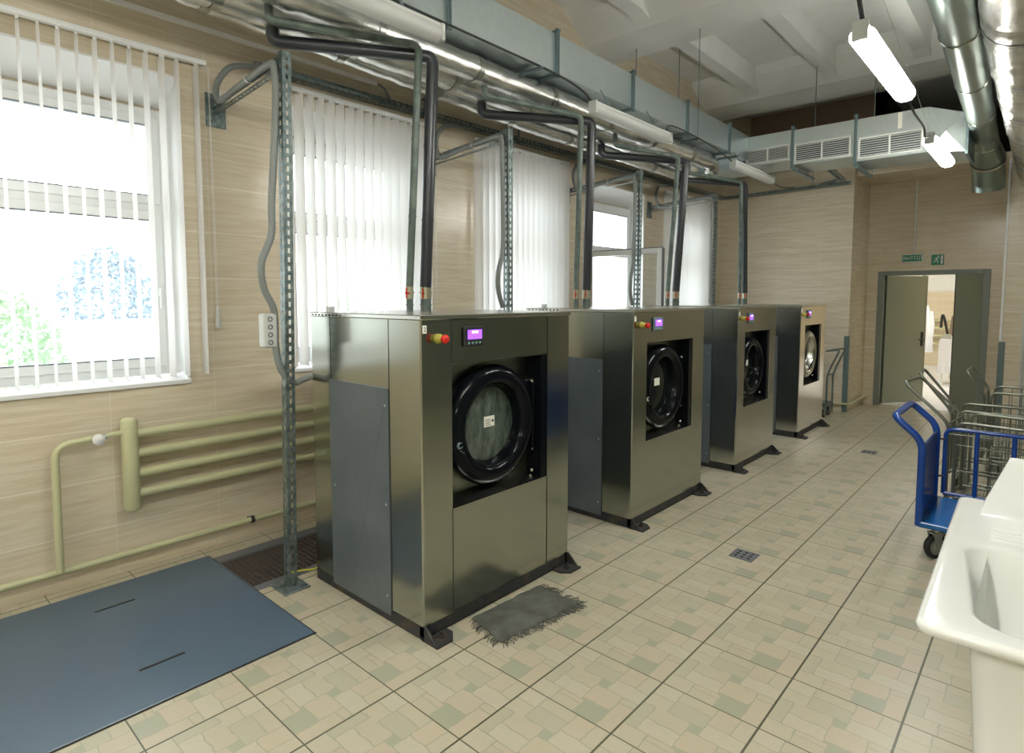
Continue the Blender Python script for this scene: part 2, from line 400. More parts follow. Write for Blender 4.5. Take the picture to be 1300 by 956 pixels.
m = MB(); m.box(-2.2, XR+.2, YD+.14, 13.1, 3.5, 3.55); struct(m.build('floor_upper', mat('void_shade_floor', (.08, .07, .06), .8)))  # underside of the same void, its shade also put into the colour
struct(MB().box(XR, XR+.2, Y0-.2, YE+.2, -.2, HC).build('wall_right', mat('added_dark_wall_tone', (.20, .225, .17), .5)))  # unseen wall; dark colour added so the steel fronts reflect darker
struct(MB().box(XO, XR+.2, Y0-.2, Y0, -.2, HC).build('wall_back', M['wall_x']))
# ribbed slab ceiling: profile across y with haunched double ribs, cross ribs along y
cl = MB(); BOT = 4.50; TOP = 4.86
beams = [-3.3, -.25, 2.80, 5.83, 8.95]
prof = []
for yb in beams: prof += [(yb-.42, TOP), (yb-.34, TOP-.1), (yb+.0, BOT+.045), (yb+.33, BOT), (yb+.55, BOT), (yb+.57, BOT+.02), (yb+.60, TOP)]
prof = [(Y0-.2, TOP)]+[p for p in prof if p[0] > Y0-.19] if prof[0][0] > Y0-.2 else [p for p in prof]
pts = [p for p in prof if p[0] < YE+.3]
pts.append((13.1, TOP))
cl.prism([(y, z) for y, z in pts]+[(pts[-1][0], 5.1), (pts[0][0], 5.1)], 0, XO, XR+.2)
for i in range(len(beams)-1):
    ya = beams[i]+.5; yb = beams[i+1]+.05
    for k in range(-1, 8):
        xr = -2.335+1.02*(k-1)
        if xr < -4.3 or xr > XR: continue
        # tapering rib with sloping ends
        n = [(ya, TOP+.02), (ya, BOT+.06), (ya+.3, BOT+.13), (yb-.3, BOT+.13), (yb, BOT+.06), (yb, TOP+.02)]
        vs = []
        for y, z in n: w = .085 if z < TOP else .15; vs += [(xr-w, y, z), (xr+w, y, z)]
        m_ = len(n); fs = [(2*i_, 2*i_+1, 2*i_+3, 2*i_+2) for i_ in range(m_-1)]+[tuple(2*i_ for i_ in range(m_)), tuple(2*i_+1 for i_ in reversed(range(m_)))]
        cl.add(vs, fs)
struct(cl.build('ceiling', M['ceiling']))

# windows: frame, transom, panes, sill
def frame_rect(mb, x0, x1, y0, y1, z0, z1, w):
    mb.bbox(x0, x1, y0, y0+w, z0, z1); mb.bbox(x0, x1, y1-w, y1, z0, z1)
    mb.bbox(x0, x1, y0+w, y1-w, z0, z0+w); mb.bbox(x0, x1, y0+w, y1-w, z1-w, z1)
for i, (a, b) in enumerate(WINS[1:]+WINS[:1]):
    r = bpy.data.objects.new('window_%d' % (i+1), None); COL.objects.link(r); r.location = (XI, (a+b)/2, ZS); struct(r)
    f = MB(); frame_rect(f, XI-.035, XI+.035, a+.013, b-.013, ZS+.02, 2.87, .065)
    f.bbox(XI-.035, XI+.035, a+.07, b-.07, 2.215, 2.275)
    f.build('window_frame', M['pvc'], r)
    up = MB(); frame_rect(up, XI-.01, XI+.055, a+.07, b-.07, 2.27, 2.815, .055); up.build('upper_sash', M['pvc'], r)
    MB().box(XI+.0, XI+.008, a+.12, b-.12, 2.32, 2.765).build('upper_pane', M['glass'], r)
    gk = MB()
    def gl(z0, z1):
        for y0, y1 in ((a+.118, a+.124), (b-.124, b-.118)): gk.box(XI+.03, XI+.057, y0, y1, z0, z1)
        for z in (z0, z1): gk.box(XI+.03, XI+.057, a+.12, b-.12, z-.003, z+.003)
    gl(2.325, 2.76)
    if i != 3:
        lo = MB(); frame_rect(lo, XI-.01, XI+.055, a+.07, b-.07, 1.225, 2.225, .06); lo.build('lower_sash', M['pvc'], r)
        MB().box(XI, XI+.008, a+.125, b-.125, 1.28, 2.17).build('lower_pane', M['glass'], r)
        gl(1.285, 2.165)
        h = MB(); h.bbox(XI+.055, XI+.068, b-.112, b-.084, 1.68, 1.75); h.bbox(XI+.068, XI+.085, b-.108, b-.088, 1.60, 1.73); h.build('window_handle', M['pvc'], r)
    else:
        # casement swung 90 degrees into the room on its left hinge
        s = MB(); x0, x1 = XI+.05, XI+1.15; yy = a+.03
        for q in ((x0, x0+.06, 1.225, 2.225), (x1-.06, x1, 1.225, 2.225), (x0+.06, x1-.06, 1.225, 1.285), (x0+.06, x1-.06, 2.165, 2.225)): s.bbox(q[0], q[1], yy-.03, yy+.03, q[2], q[3])
        s.build('open_casement', M['pvc'], r)['label'] = 'lower casement swung open into the room'
        MB().box(x0+.055, x1-.055, yy-.004, yy+.004, 1.28, 2.17).build('casement_pane', M['glass'], r)
        g2 = MB(); g2.box(x1, x1+.012, yy-.028, yy+.01, 1.23, 2.22); g2.box(x0, x1, yy-.02, yy+.01, 2.225, 2.235); g2.build('casement_seal', M['gasket'], r)
    gk.build('glazing_gasket', M['gasket'], r)
    s = MB(); s.bbox(XI-.03, XW+.022, a-.004, b+.004, ZS-.028, ZS, .004); s.build('window_sill', M['sill'], r)

# door: frame and two unequal leaves
d1 = bpy.data.objects.new('door_1', None); COL.objects.link(d1); d1.location = ((DX0+DX1)/2, YD, 0); struct(d1)
f = MB(); f.bbox(DX0-.03, DX0+.05, YD-.015, YD+.15, 0, DZ+.02); f.bbox(DX1-.05, DX1+.03, YD-.015, YD+.15, 0, DZ+.02); f.bbox(DX0+.05, DX1-.05, YD-.015, YD+.15, DZ-.045, DZ+.02)
f.build('door_frame', M['door_frame'], d1)
def leaf(h, e, name, label, handle):
    h = Vector(h); e = Vector(e); a = (e-h).normalized(); n = Vector((-a.y, a.x, 0)); W = (e-h).length
    m = MB(); m.obox((h+e)/2+Vector((0, 0, 1.015)), a, n, (0, 0, 1), W/2, .024, 1.0)
    for q in (.012, W-.012): m.obox(h+a*q+Vector((0, 0, 1.015)), a, n, (0, 0, 1), .012, .028, 1.002)
    o = m.build(name, M['door'], d1); o['label'] = label
    if handle:
        for sgn in (-1,):
            k = MB(); c = h+a*(W-.07)+n*.03*sgn+Vector((0, 0, 1.02)); k.obox(c, a, n, (0, 0, 1), .018, .006, .11)
            k.tube([c+n*.005*sgn, c+n*.05*sgn, c+n*.05*sgn-a*.11], .009, 8); k.lathe(c+Vector((0, 0, -.07)), n*sgn, [(.012, 0), (.012, .012), (0, .012)], 12)
            k.build('door_handle', M['black_matt'], o)
    else:
        k = MB(); k.obox(h+a*(W-.03)+n*-.03+Vector((0, 0, 1.93)), a, n, (0, 0, 1), .008, .005, .06); k.obox(h+a*.06-n*.028+Vector((0, 0, 1.75)), a, n, (0, 0, 1), .008, .005, .02); k.build('door_bolt', M['black_matt'], o)
leaf((DX0+.055, YD+.12, 0), (-1.50, YD+.74, 0), 'door_leaf', 'wide leaf standing open into the next room', True)
leaf((DX1-.055, YD+.02, 0), (-1.045, YD-.09, 0), 'door_leaf', 'narrow leaf almost closed', False)

# corner guards, small conduits, low pipes on the end wall
o = MB(); 
for sx in (0,):
    o.bbox(AX0-.055, AX0+.006, YE-.012, YE+.0, .0, 1.12); o.bbox(AX0, AX0+.010, YE-.01, YE+.06, 0, 1.12)
tag(o.build('corner_guard', M['guard']), 'grey green metal corner guard left of the door alcove, near the last washing machine', 'corner guard')
o = MB(); o.bbox(AX1-.008, AX1+.055, YE-.012, YE+.0, 0, 1.12); o.bbox(AX1-.010, AX1, YE-.01, YE+.05, 0, 1.12)
tag(o.build('corner_guard', M['guard']), 'grey green metal corner guard right of the door alcove, behind the wire carts', 'corner guard')
o = MB(); o.bbox(AX1-.006, AX1+.02, YE-.008, YE, 1.12, 3.4); struct(o.build('trim_2', M['sill']))
o = MB(); o.bbox(-1.585, -1.562, YD-.02, YD, 2.33, 3.42)
tag(o.build('cable_duct', M['white_plastic']), 'thin white cable duct running up the wall above the exit sign', 'cable duct')
o = MB(); o.tube(smooth_path([(-4.0, YE-.04, .125), (AX0+.05, YE-.04, .125), (AX0+.05, YD-.02, .125)], .03), .016, 10)
tag(o.build('heating_pipe', M['cream']), 'thin cream heating pipe low on the end wall, bending into the door alcove', 'pipe')

# exit signs
def text_mesh(body, size, m, parent, loc, rot, name='lettering', extr=.0008):
    cu = bpy.data.curves.new(name, 'FONT'); cu.body = body; cu.size = size; cu.extrude = extr; cu.align_x = 'CENTER'; cu.align_y = 'CENTER'
    tmp = bpy.data.objects.new(name+'_tmp', cu); COL.objects.link(tmp)
    dg = bpy.context.evaluated_depsgraph_get(); me = bpy.data.meshes.new_from_object(tmp.evaluated_get(dg)); bpy.data.objects.remove(tmp)
    me.transform(Matrix.Translation(Vector(loc)-world_loc(parent)) @ Matrix.Rotation(rot[2], 4, 'Z') @ Matrix.Rotation(rot[0], 4, 'X'))
    me.materials.clear(); me.materials.append(m); o = bpy.data.objects.new(name, me); COL.objects.link(o); o.parent = parent; return o
s = thing('exit_sign', (-1.595, YD, 2.26), 'green ВЫХОД exit sign with white rim, above the left door leaf', 'sign')
MB().bbox(-1.735, -1.455, YD-.022, YD, 2.205, 2.33, .003).build('sign_rim', M['sign_white'], s)
MB().box(-1.72, -1.47, YD-.025, YD-.02, 2.22, 2.315).build('sign_face', M['sign_green'], s)
text_mesh('ВЫХОД', .072, M['sign_white'], s, (-1.595, YD-.027, 2.267), (PI/2, 0, 0))
s = thing('exit_sign', (-1.28, YD, 2.23), 'square green sign with a white running figure, above the door gap', 'sign')
MB().bbox(-1.357, -1.205, YD-.012, YD, 2.155, 2.305, .002).build('sign_face', M['sign_green'], s)
g = MB(); cx, cz, yy = -1.285, 2.232, YD-.0145
def seg(x0, z0, x1, z1, w): g.bar((cx+x0, yy, cz+z0), (cx+x1, yy, cz+z1), w, .002, up=(0, 1, 0))
g.lathe((cx+.012, yy+.001, cz+.048), (0, -1, 0), [(.0001, 0), (.010, 0), (.010, .002), (.0001, .002)], 12, False)
seg(.004, .034, -.012, -.004, .017); seg(.004, .032, .030, .018, .008); seg(.002, .030, -.026, .022, .008); seg(-.026, .022, -.036, .004, .007)
seg(-.012, -.004, .012, -.022, .010); seg(.012, -.022, .006, -.052, .009); seg(-.012, -.004, -.026, -.030, .010); seg(-.026, -.030, -.050, -.036, .008)
g.box(cx+.042, cx+.068, yy-.001, yy+.001, cz-.062, cz+.060); g.build('running_figure', M['sign_white'], s)

# ------------------------------------------------------------------ washing machines
XF = -2.19; XB = -3.18
def washer(y0, w, label, style, number=None):
    r = thing('washing_machine', ((XF+XB)/2, y0+w/2, 0), label, 'washing machine', 'row of industrial washing machines')
    y1 = y0+w; z0, z1 = .070, 1.568
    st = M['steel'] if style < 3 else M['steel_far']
    ra, rb = y0+.195*(w/1.165 if w > 1.1 else .9), y1-.215*(1 if w > 1.1 else .88); rz0, rz1 = .612, 1.345
    # base frame and feet
    b = MB(); b.box(XB+.02, XF-.012, y0+.012, y1-.012, .0, .05); b.box(XB+.0, XF-.0, y0+.0, y0+.03, .004, .072); b.box(XB, XF, y1-.03, y1, .004, .072); b.box(XF-.03, XF, y0, y1, .018, .072)
    b.build('base_frame', M['base'], r)
    for yy, s_ in ((y0, 1), (y1, -1)):
        m = MB(); a = .145
        m.prism([(XF-.02, yy), (XF+.10, yy), (XF+.10, yy+s_*.10), (XF+.05, yy+s_*a), (XF-.02, yy+s_*a)], 2, 0, .012)
        m.prism([(XF-.02, .0), (XF+.09, .0), (XF+.01, .075), (XF-.02, .075)], 1, yy+.001*s_, yy+s_*.012)
        m.lathe((XF+.045, yy+s_*.075, .012), (0, 0, 1), [(.018, 0), (.018, .012), (.009, .012), (.009, .03), (0, .03)], 8, False)
        m.build('foot', M['base'], r)
    # cabinet: core, recess ring, front strips
    c = MB(); D = .12
    c.box(XB, XF-D, y0, y1, z0, z1-.003)                   # core
    cb = .007
    c.prism([(XF-D, y0), (XF-cb, y0), (XF, y0+cb), (XF, ra), (XF-D, ra)], 2, z0, z1-.003); c.prism([(XF-D, rb), (XF, rb), (XF, y1-cb), (XF-cb, y1), (XF-D, y1)], 2, z0, z1-.003)
    c.build('cabinet', st, r)
    m = MB()
    if style == 1: m.bbox(XF-D, XF-.001, ra+.0015, rb-.0015, z0+.004, rz0-.006, .003)
    else: m.box(XF-D, XF, ra, rb, z0, rz0-.004)
    m.build('lower_front_panel', st, r)
    m = MB()
    if style == 1: m.bbox(XF-D, XF-.001, ra+.0015, rb-.0015, rz1+.001, z1-.004, .003)
    else: m.box(XF-D, XF, ra, rb, rz1, z1-.003)
    m.build('control_panel', st, r)
    e = MB(); e.prism([(XF-.03, rz0-.006), (XF+.001, rz0-.006), (XF+.001, rz0-.001), (XF-D+.01, rz0+.028), (XF-D+.01, rz0-.006)], 1, ra, rb)
    e.build('recess_ledge', M['lid'], r)
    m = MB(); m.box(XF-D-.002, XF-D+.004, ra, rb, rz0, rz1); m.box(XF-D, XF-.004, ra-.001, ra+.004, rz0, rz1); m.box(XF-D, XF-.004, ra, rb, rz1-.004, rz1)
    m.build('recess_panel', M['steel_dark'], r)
    m = MB(); m.box(XF-D+.004, XF-.004, rb-.055, rb-.001, rz0, rz1-.002); m.build('hinge_post', M['black'], r)
    # lid: slightly overhanging cap
    m = MB(); m.bbox(XB-.012, XF+.006, y0-.006, y1+.006, z1-.002, z1+.022, .004); m.build('lid', M['lid'], r)
    # slots along the rear edge of the lid side
    if style < 3:
        m = MB()
        for k in range(9): m.box(XB+.02+k*.036, XB+.035+k*.036, y0-.0075, y0-.005, z1+.004, z1+.012)
        m.build('lid_slots', M['slot'], r)
        m = MB(); m.bbox(XB+.13, XB+.165, y0+.02, y0+.055, z1+.02, z1+.055, .004); m.build('lid_plug', M['grey_white'], r)
    # sides: seams and grey service panel
    xs0, xs1 = -2.992, -2.44
    for yy, s_ in ((y0, -1), (y1, 1)):
        sd = MB()
        for x in ((xs0+.012, xs1) if style == 1 else (xs1,)): sd.box(x-.002, x+.002, min(yy, yy+s_*.0012), max(yy, yy+s_*.0012), z0, z1-.004)
        sd.build('side_seam', M['slot'], r)
    sd = MB()
    for y in ((ra, rb) if style == 1 else ()): sd.box(XF-.001, XF+.0012, y-.0018, y+.0018, z0+.01, rz0) ; sd.box(XF-.001, XF+.0012, y-.0018, y+.0018, rz1, z1-.004)
    if style == 1: sd.build('front_seam', M['slot'], r)
    for yy, s_ in ((y0, -1), (y1, 1)):
        g = MB(); g.bbox(xs0 if style == 1 else XB+.01, xs1-.004, min(yy-.001, yy+s_*.006), max(yy+.001, yy+s_*.006), z0-.03, 1.218, .0015)
        sp = g.build('side_panel', M['grey_panel'], r)
        g = MB()                                              # shallow pressed creases and screws
        ye = yy+s_*.0066
        for (xa, za, xb, zb) in ((-2.46, 1.19, -2.78, .12), (-2.74, .72, -2.55, .10), (-2.63, .60, -2.46, .57)): g.bar((xa, ye, za), (xb, ye, zb), .0016, .0012, up=(0, 1, 0))
        g.build('crease', M['frame_grey'], sp)
        g = MB()
        for x, z in ((xs1-.03, 1.13), (xs1-.03, .62), (xs1-.03, .14), (-2.95, .62)): g.lathe((x, yy+s_*.006, z), (0, s_, 0), [(.006, 0), (.006, .003), (0, .004)], 10)
        g.build('screw', M['caster_grey'], sp)
    # porthole door: lathed ring, glass, hinge plate, latch, label
    cy, cz = (ra+rb)/2-.028, .980; R = .328 if w > 1.1 else .298; X0 = XF-D+.004
    ringm = M['black'] if style < 4 else M['lid']
    d = MB(); k = R/.318
    d.lathe((X0, cy, cz), (1, 0, 0), [(.30*k, 0), (.318*k, .012), (.320*k, .05), (.309*k, .078), (.282*k, .098), (.25*k, .102), (.228*k, .092), (.214*k, .065), (.206*k, .036), (.198*k, .014), (.198*k, .0)], 64)
    dr = d.build('door', ringm, r)
    h = MB(); h.prism([(cy+.18*k, cz+.225*k), (rb-.05, cz+.19*k), (rb-.05, cz-.20*k), (cy+.18*k, cz-.235*k), (cy+.24*k, cz)], 0, X0+.006, X0+.058)
    h.tube([(X0+.055, rb-.062, cz-.19), (X0+.055, rb-.062, cz+.19)], .014, 12)
    h.build('hinge_plate', M['black'], dr)
    h = MB()
    for zz in (.195, -.195, -.32):
        h.lathe((X0+.045, rb-.062, cz+zz*k), (1, 0, 0), [(.011, 0), (.011, .012), (.006, .016), (0, .016)], 12)
    h.tube([(X0+.05, rb-.115, cz+.205*k), (X0+.05, rb-.06, cz+.21*k)], .004, 8); h.tube([(X0+.05, rb-.115, cz-.215*k), (X0+.05, rb-.06, cz-.20*k)], .004, 8)
    h.build('hinge_bolt', M['lid'], dr)
    g = MB(); g.lathe((X0, cy, cz), (1, 0, 0), [(.205*k, .016), (.17*k, .022), (.12*k, .028), (.06*k, .031), (.0, .032)], 48)
    gl_ = g.build('door_glass', M['drum_glass'] if style == 1 else M['dark_glass'], dr)
    g = MB(); dx = .0335; pz = cz+.035 if style > 1 else cz+.012; py = cy+.0 if style == 1 else cy-.035
    g.box(X0+dx-.006, X0+dx, py-.040, py+.040, pz-.028, pz+.03)
    lb = g.build('paper_label', M['paper'], gl_)
    if style == 1:
        g = MB()
        for q in range(4): g.box(X0+dx, X0+dx+.0006, py-.032, py+.012-.006*(q % 2), pz-.020+q*.010, pz-.017+q*.010)
        g.lathe((X0+dx, py+.026, pz+.002), (1, 0, 0), [(0.008, .0), (.008, .0008), (0, .0008)], 12, False); g.build('label_print', M['text_dark'], lb)
    g = MB(); lx = X0+.092; ly = cy-.268*k; lz = cz-.06*k
    g.lathe((lx-.01, ly, lz), (1, 0, 0), [(.020, 0), (.020, .014), (.016, .018), (.011, .018), (.009, .012), (0, .012)], 20)
    g.bar((lx+.006, ly-.002, lz-.026), (lx+.006, ly+.03, lz-.05), .004, .004); g.build('door_lock', M['lid'] if style > 1 else M['galv_dark'], dr)
    # lower lip of the glass seal, catching light
    g = MB(); g.tube(arc((X0+.075, cy, cz), .222*k, -1.9, -.5, 14, (0, 1, 0), (0, 0, 1)), .007, 8); g.build('door_seal', M['black'], dr)
    # display and stop button
    dy0, dy1 = (ra+.075, ra+.215) if w > 1.1 else (ra+.055, ra+.18)
    q = MB(); q.bbox(XF-.002, XF+.014, dy0, dy1, 1.425, 1.528, .006); ds = q.build('display_unit', M['guard'] if style > 1 else M['black_matt'], r)
    q = MB(); q.box(XF+.013, XF+.0155, dy0+.022, dy1-.018, 1.462, 1.510); sc_ = q.build('screen', M['screen'], ds); sc_['label'] = 'glowing violet screen'
    q = MB()
    for kx in range(3): q.box(XF+.0155, XF+.0162, dy0+.050+kx*.016, dy0+.062+kx*.016, 1.492, 1.504)
    q.build('screen_digits', M['screen_text'], ds)
    q = MB()
    for kx in range(4): q.lathe((XF+.012, dy0+.03+kx*.026, 1.442), (1, 0, 0), [(.007, 0), (.007, .004), (0, .005)], 12)
    q.build('keypad', M['key'], ds)
    by = y0+(.105 if w > 1.1 else .09)
    q = MB(); q.lathe((XF, by, 1.475), (1, 0, 0), [(.024, 0), (.024, .012), (.019, .014), (.019, .035), (.0, .035)], 24); es = q.build('stop_button', M['yellow'], r); es['label'] = 'yellow collar with a red mushroom push button'
    q = MB(); q.lathe((XF+.033, by, 1.475), (1, 0, 0), [(.012, 0), (.012, .012), (.021, .016), (.022, .026), (.016, .034), (0, .036)], 24); q.build('button_cap', M['red'], es)
    q = MB(); q.box(XF-.001, XF+.002, y0+.012, y0+.036, 1.503, 1.541); nl = q.build('number_label', M['paper'], r)
    if number: text_mesh(number, .03, M['text_dark'], nl, (XF+.003, y0+.024, 1.521), (PI/2, 0, PI/2), 'number', .0004)
    return r
washer(1.78, 1.165, 'nearest washing machine, brushed steel, black door ring, frosted greenish glass with a label', 1, '2')
washer(3.70, 1.160, 'second washing machine from the camera, black door ring, dark glass with small label', 2)
washer(5.60, 1.045, 'third industrial washing machine from the camera, narrower with mirror-like front and dark door', 3)
washer(7.49, 1.035, 'farthest industrial washing machine, beside the end wall, with a shiny silver door ring', 4)

# ------------------------------------------------------------------ cable posts behind the machines
PX = -3.2; PY = [1.63, 3.50, 5.46, 7.33]
PTXT = ['left of the nearest washing machine, carrying a socket box', 'behind the second washing machine, against the third window',
        'behind the third washing machine, in front of the open window', 'behind the farthest washing machine, in front of the last window']
for i, y in enumerate(PY):
    zt = [3.02, 2.985, 2.97, 2.99][i]; ty = y+[.045, 0, .03, .02][i]
    r = thing('cable_post', (PX, y, 0), 'perforated metal cable post '+PTXT[i], 'cable support', 'perforated cable posts')
    m = MB(); strut_angle(m, (PX+.02, y-.03, .01), (PX+.02, ty-.03, zt), (0, 1, 0), (-1, 0, 0), .052)
    m.build('post', M['strut'], r)
    m = MB(); m.bbox(PX-.10, PX+.09, y-.09, y+.07, 0, .010, .004)
    for q in (-1, 1): m.lathe((PX+.02+.045*q, y+.045*q, .01), (0, 0, 1), [(.011, 0), (.011, .01), (0, .012)], 6, False)
    m.build('base_plate', M['strut'], r)
    m = MB(); strut_angle(m, (PX+.0, ty-.03, zt-.015), (XW, ty-.03, zt-.08), (0, 1, 0), (0, 0, -1), .05)
    strut_web(m, (PX-.03, ty-.03, zt-.105), (XW, ty-.03, zt-.16), (0, 1, 0), .04)
    m.build('wall_arm', M['strut'], r)
    m = MB(); m.bbox(XW, XW+.008, ty-.075, ty+.055, zt-.235, zt-.02, .003); m.lathe((XW+.008, ty-.0, zt-.2), (1, 0, 0), [(.009, 0), (.009, .008), (0, .01)], 6, False)
    m.build('wall_bracket', M['strut'], r)
    # grey corrugated conduit: from the tray, down in a loop, along the arm and down the post
    path = [(XW+.08, ty+.36, 3.22), (XW+.09, ty+.2, 3.21), (XW+.10, ty+.05, 3.16), (XW+.12, ty-.045, 3.02), (XW+.2, ty-.06, zt-.115), (XW+.45, ty-.05, zt-.085), (PX-.1, ty-.05, zt-.055), (PX-.03, ty-.052, zt-.1), (PX-.018, ty-.055, zt-.3), (PX-.015, y-.05, 2.2)]
    if i in (0, 1, 2): path += [(PX-.02, y-.055, 2.02), (PX-.0, y-.125, 1.86), (PX-.01, y-.11, 1.72), (PX-.015, y-.055, 1.60)]
    else: path += [(PX-.015, y-.05, 1.6)]
    if i == 0: path += [(PX-.015, y-.05, 1.4), (PX+.0, y-.03, 1.27), (PX-.0, y+.04, 1.19), (PX+.0, y+.10, 1.20), (XB-.01, y+.17, 1.22)]
    pp = spline(path, 10); m = MB(); rr = [.019+.0012*(k % 2) for k in range(len(pp))]
    m.tube(pp, rr, 10); m.build('conduit', M['conduit'], r)
    m = MB()
    for q in (.25, .62): 
        c = Vector((XW, ty-.05, zt-.1)).lerp(Vector((PX, ty-.05, zt-.05)), q); m.tube(arc(c, .024, 0, 2*PI, 12, (0, 1, 0), (0, 0, 1))[:-1], .0025, 6, closed=True)
    m.build('cable_tie', M['white_plastic'], r)
    if i == 0:
        m = MB(); m.bbox(PX-.06, PX+.005, y-.125, y-.045, 1.395, 1.585, .008); jb = m.build('socket_box', M['grey_white'], r)
        m = MB()
        for q in range(4): m.lathe((PX+.005, y-.088, 1.425+q*.043), (1, 0, 0), [(.014, 0), (.014, .004), (.009, .004), (.008, -.002), (0, -.002)], 14)
        m.build('socket_button', M['frame_grey'], jb)
# narrow slotted rail on the right end wall
m = MB(); strut_angle(m, (-.262, YE-.05, 0), (-.262, YE-.05, 1.66), (1, 0, 0), (0, 1, 0), .055); m.bbox(-.262, -.15, YE-.05, YE, 1.60, 1.66)
tag(m.build('slotted_rail', M['grey_white']), 'pale slotted upright rail on the end wall at the right edge of view', 'rail')

# ------------------------------------------------------------------ supply pipes: thick and thin per machine
TH = [((-3.0, 2.485), (-2.90, 2.478, 3.15), (-3.39, 1.70, 3.14)), ((-3.0, 4.275), (-2.90, 4.19, 3.13), (-3.42, 3.42, 3.12)),
      ((-3.0, 5.93), (-2.90, 5.90, 3.09), (-3.40, 5.08, 3.09)), ((-3.0, 7.86), (-2.90, 7.50, 3.08), (-3.38, 6.68, 3.08))]
TN = [((-3.0, 2.356), (-2.905, 2.375, 3.19), (-3.17, 1.57, 3.15)), ((-3.0, 4.125), (-2.905, 4.045, 3.14), (-3.16, 3.19, 3.15)),
      ((-3.0, 5.745), (-2.905, 5.74, 3.11), (-3.16, 4.95, 3.12)), ((-3.0, 7.68), (-2.905, 7.40, 3.09), (-3.16, 6.5, 3.10))]
PL = ['nearest washing machine', 'second washing machine', 'third washing machine', 'farthest washing machine']
def supply(base, top, far, r_, m_, label, up, nm):
    r = thing(nm, (base[0], base[1], 1.588), label, 'pipe', 'supply pipes above the washing machines')
    t_ = MB(); b = Vector((base[0], base[1], 1.74)); tp = Vector(top); f = Vector(far)
    t_.tube(smooth_path([b, tp, f, f+Vector((0, 0, up))], .055), r_, 14)
    for q in (.3, .62, .8):
        c = b.lerp(tp, q); t_.tube([c-(tp-b).normalized()*.006, c+(tp-b).normalized()*.006], r_+.0025, 14)
    t_.build('pipe', m_, r)
    v = MB(); bx, by = base; rv_ = max(r_*.95, .020)
    v.tube([(bx, by, 1.665), (bx, by, 1.745)], rv_+.002, 8); v.tube([(bx, by, 1.700), (bx, by, 1.712)], rv_+.007, 6)
    vo_ = v.build('valve', M['brass'], r)
    h = MB(); h.bar((bx+.02, by-.03, 1.70), (bx+.012, by-.012, 1.70), .01, .01); h.bbox(bx+.018, bx+.024, by-.046, by-.036, 1.668, 1.735, .002); h.bbox(bx+.018, bx+.024, by-.05, by-.034, 1.693, 1.707, .002)
    h.build('valve_handle', M['red'], vo_)
    v = MB(); v.tube([(bx, by, 1.588), (bx, by, 1.665)], rv_-.001, 12); v.tube([(bx, by, 1.625), (bx, by, 1.632)], rv_+.003, 12); v.build('pipe_stub', M['pipe_green'], r)
for i in range(4):
    supply(*TH[i], .038 if i < 3 else .034, M['pipe_dark'], 'thick dark supply pipe rising from the '+PL[i], .10, 'supply_pipe')
    supply(*TN[i], .023, M['pipe_green'], 'thin grey green supply pipe rising from the '+PL[i], .09, 'supply_pipe')

# ------------------------------------------------------------------ foil-wrapped mains
def foil_pipe(pts, r_, label, seed, clamps=()):
    rnd = random.Random(seed); P = []; R = []
    pts = [Vector(p) for p in pts]
    for a, b in zip(pts[:-1], pts[1:]):
        n = max(2, int((b-a).length/.06))
        for i in range(n): P.append(a.lerp(b, i/n)+Vector((rnd.uniform(-.003, .003), 0, rnd.uniform(-.003, .003)))); R.append(r_*(1+rnd.uniform(-.035, .035)))
    P.append(pts[-1]); R.append(r_)
    c = pts[0]; o = thing('foil_pipe', (c.x, c.y, c.z), label, 'pipe')
    MB().tube(P, R, 20).build('foil_wrap', M['foil'], o)
    for k in range(4, len(P)-2, 14):
        b = MB(); d = (P[k+1]-P[k]).normalized(); b.tube([P[k], P[k]+d*.05], R[k]+.004, 20, cap=False); b.build('tape_band', M['tape'], o)
    return o
foil_pipe([(-3.13, -3.1, 3.295), (-3.13, 7.0, 3.295), (-3.14, 7.08, 3.28), (-3.17, 7.12, 3.2)], .088, 'upper foil-wrapped pipe running below the rectangular duct', 1)
foil_pipe([(-3.36, -3.1, 3.30), (-3.38, 7.0, 3.28), (-3.5, 7.3, 3.27)], .09, 'middle foil-wrapped pipe running between two others beside the duct', 2)
foil_pipe([(-3.52, -3.1, 3.33), (-3.53, 1.0, 3.32), (-3.59, 4.2, 3.23), (-3.61, 7.2, 3.23)], .065, 'lower foil-wrapped pipe nearest the window wall', 3)

# ------------------------------------------------------------------ rectangular main duct
dx0, dx1, dz0, dz1 = -3.62, -2.93, 3.40, 3.70
r = thing('rectangular_duct', (dx1, 2.0, dz0), 'long rectangular galvanised air duct hanging along the window side', 'air duct')
JY = [-.70, .41, 1.52, 2.63, 3.745, 4.865, 5.96, 7.05]
edges = [-3.1]+JY+[7.66]
for a, b in zip(edges[:-1], edges[1:]):
    m = MB(); m.bbox(dx0, dx1, a+.002, b-.002, dz0, dz1, .003)
    m.bar((dx0+.02, (a+b)/2, dz0-.002), (dx1-.02, (a+b)/2, dz0-.002), .012, .004)
    m.build('duct_section', M['galv'], r)
for y in JY:
    m = MB(); w = .022
    for yy in (y-.016, y+.004):
        m.box(dx1, dx1+w, yy, yy+.012, dz0-w, dz1+w); m.box(dx0, dx1, yy, yy+.012, dz0-w, dz0); m.box(dx0, dx1, yy, yy+.012, dz1, dz1+w); m.box(dx0-w, dx0, yy, yy+.012, dz0-w, dz1+w)
    m.bbox(dx1+.0, dx1+.03, y-.02, y+.02, dz0-.035, dz0-.008); m.bbox(dx1+.0, dx1+.03, y-.02, y+.02, dz1+.008, dz1+.03)
    m.build('flange', M['galv_dark'], r)
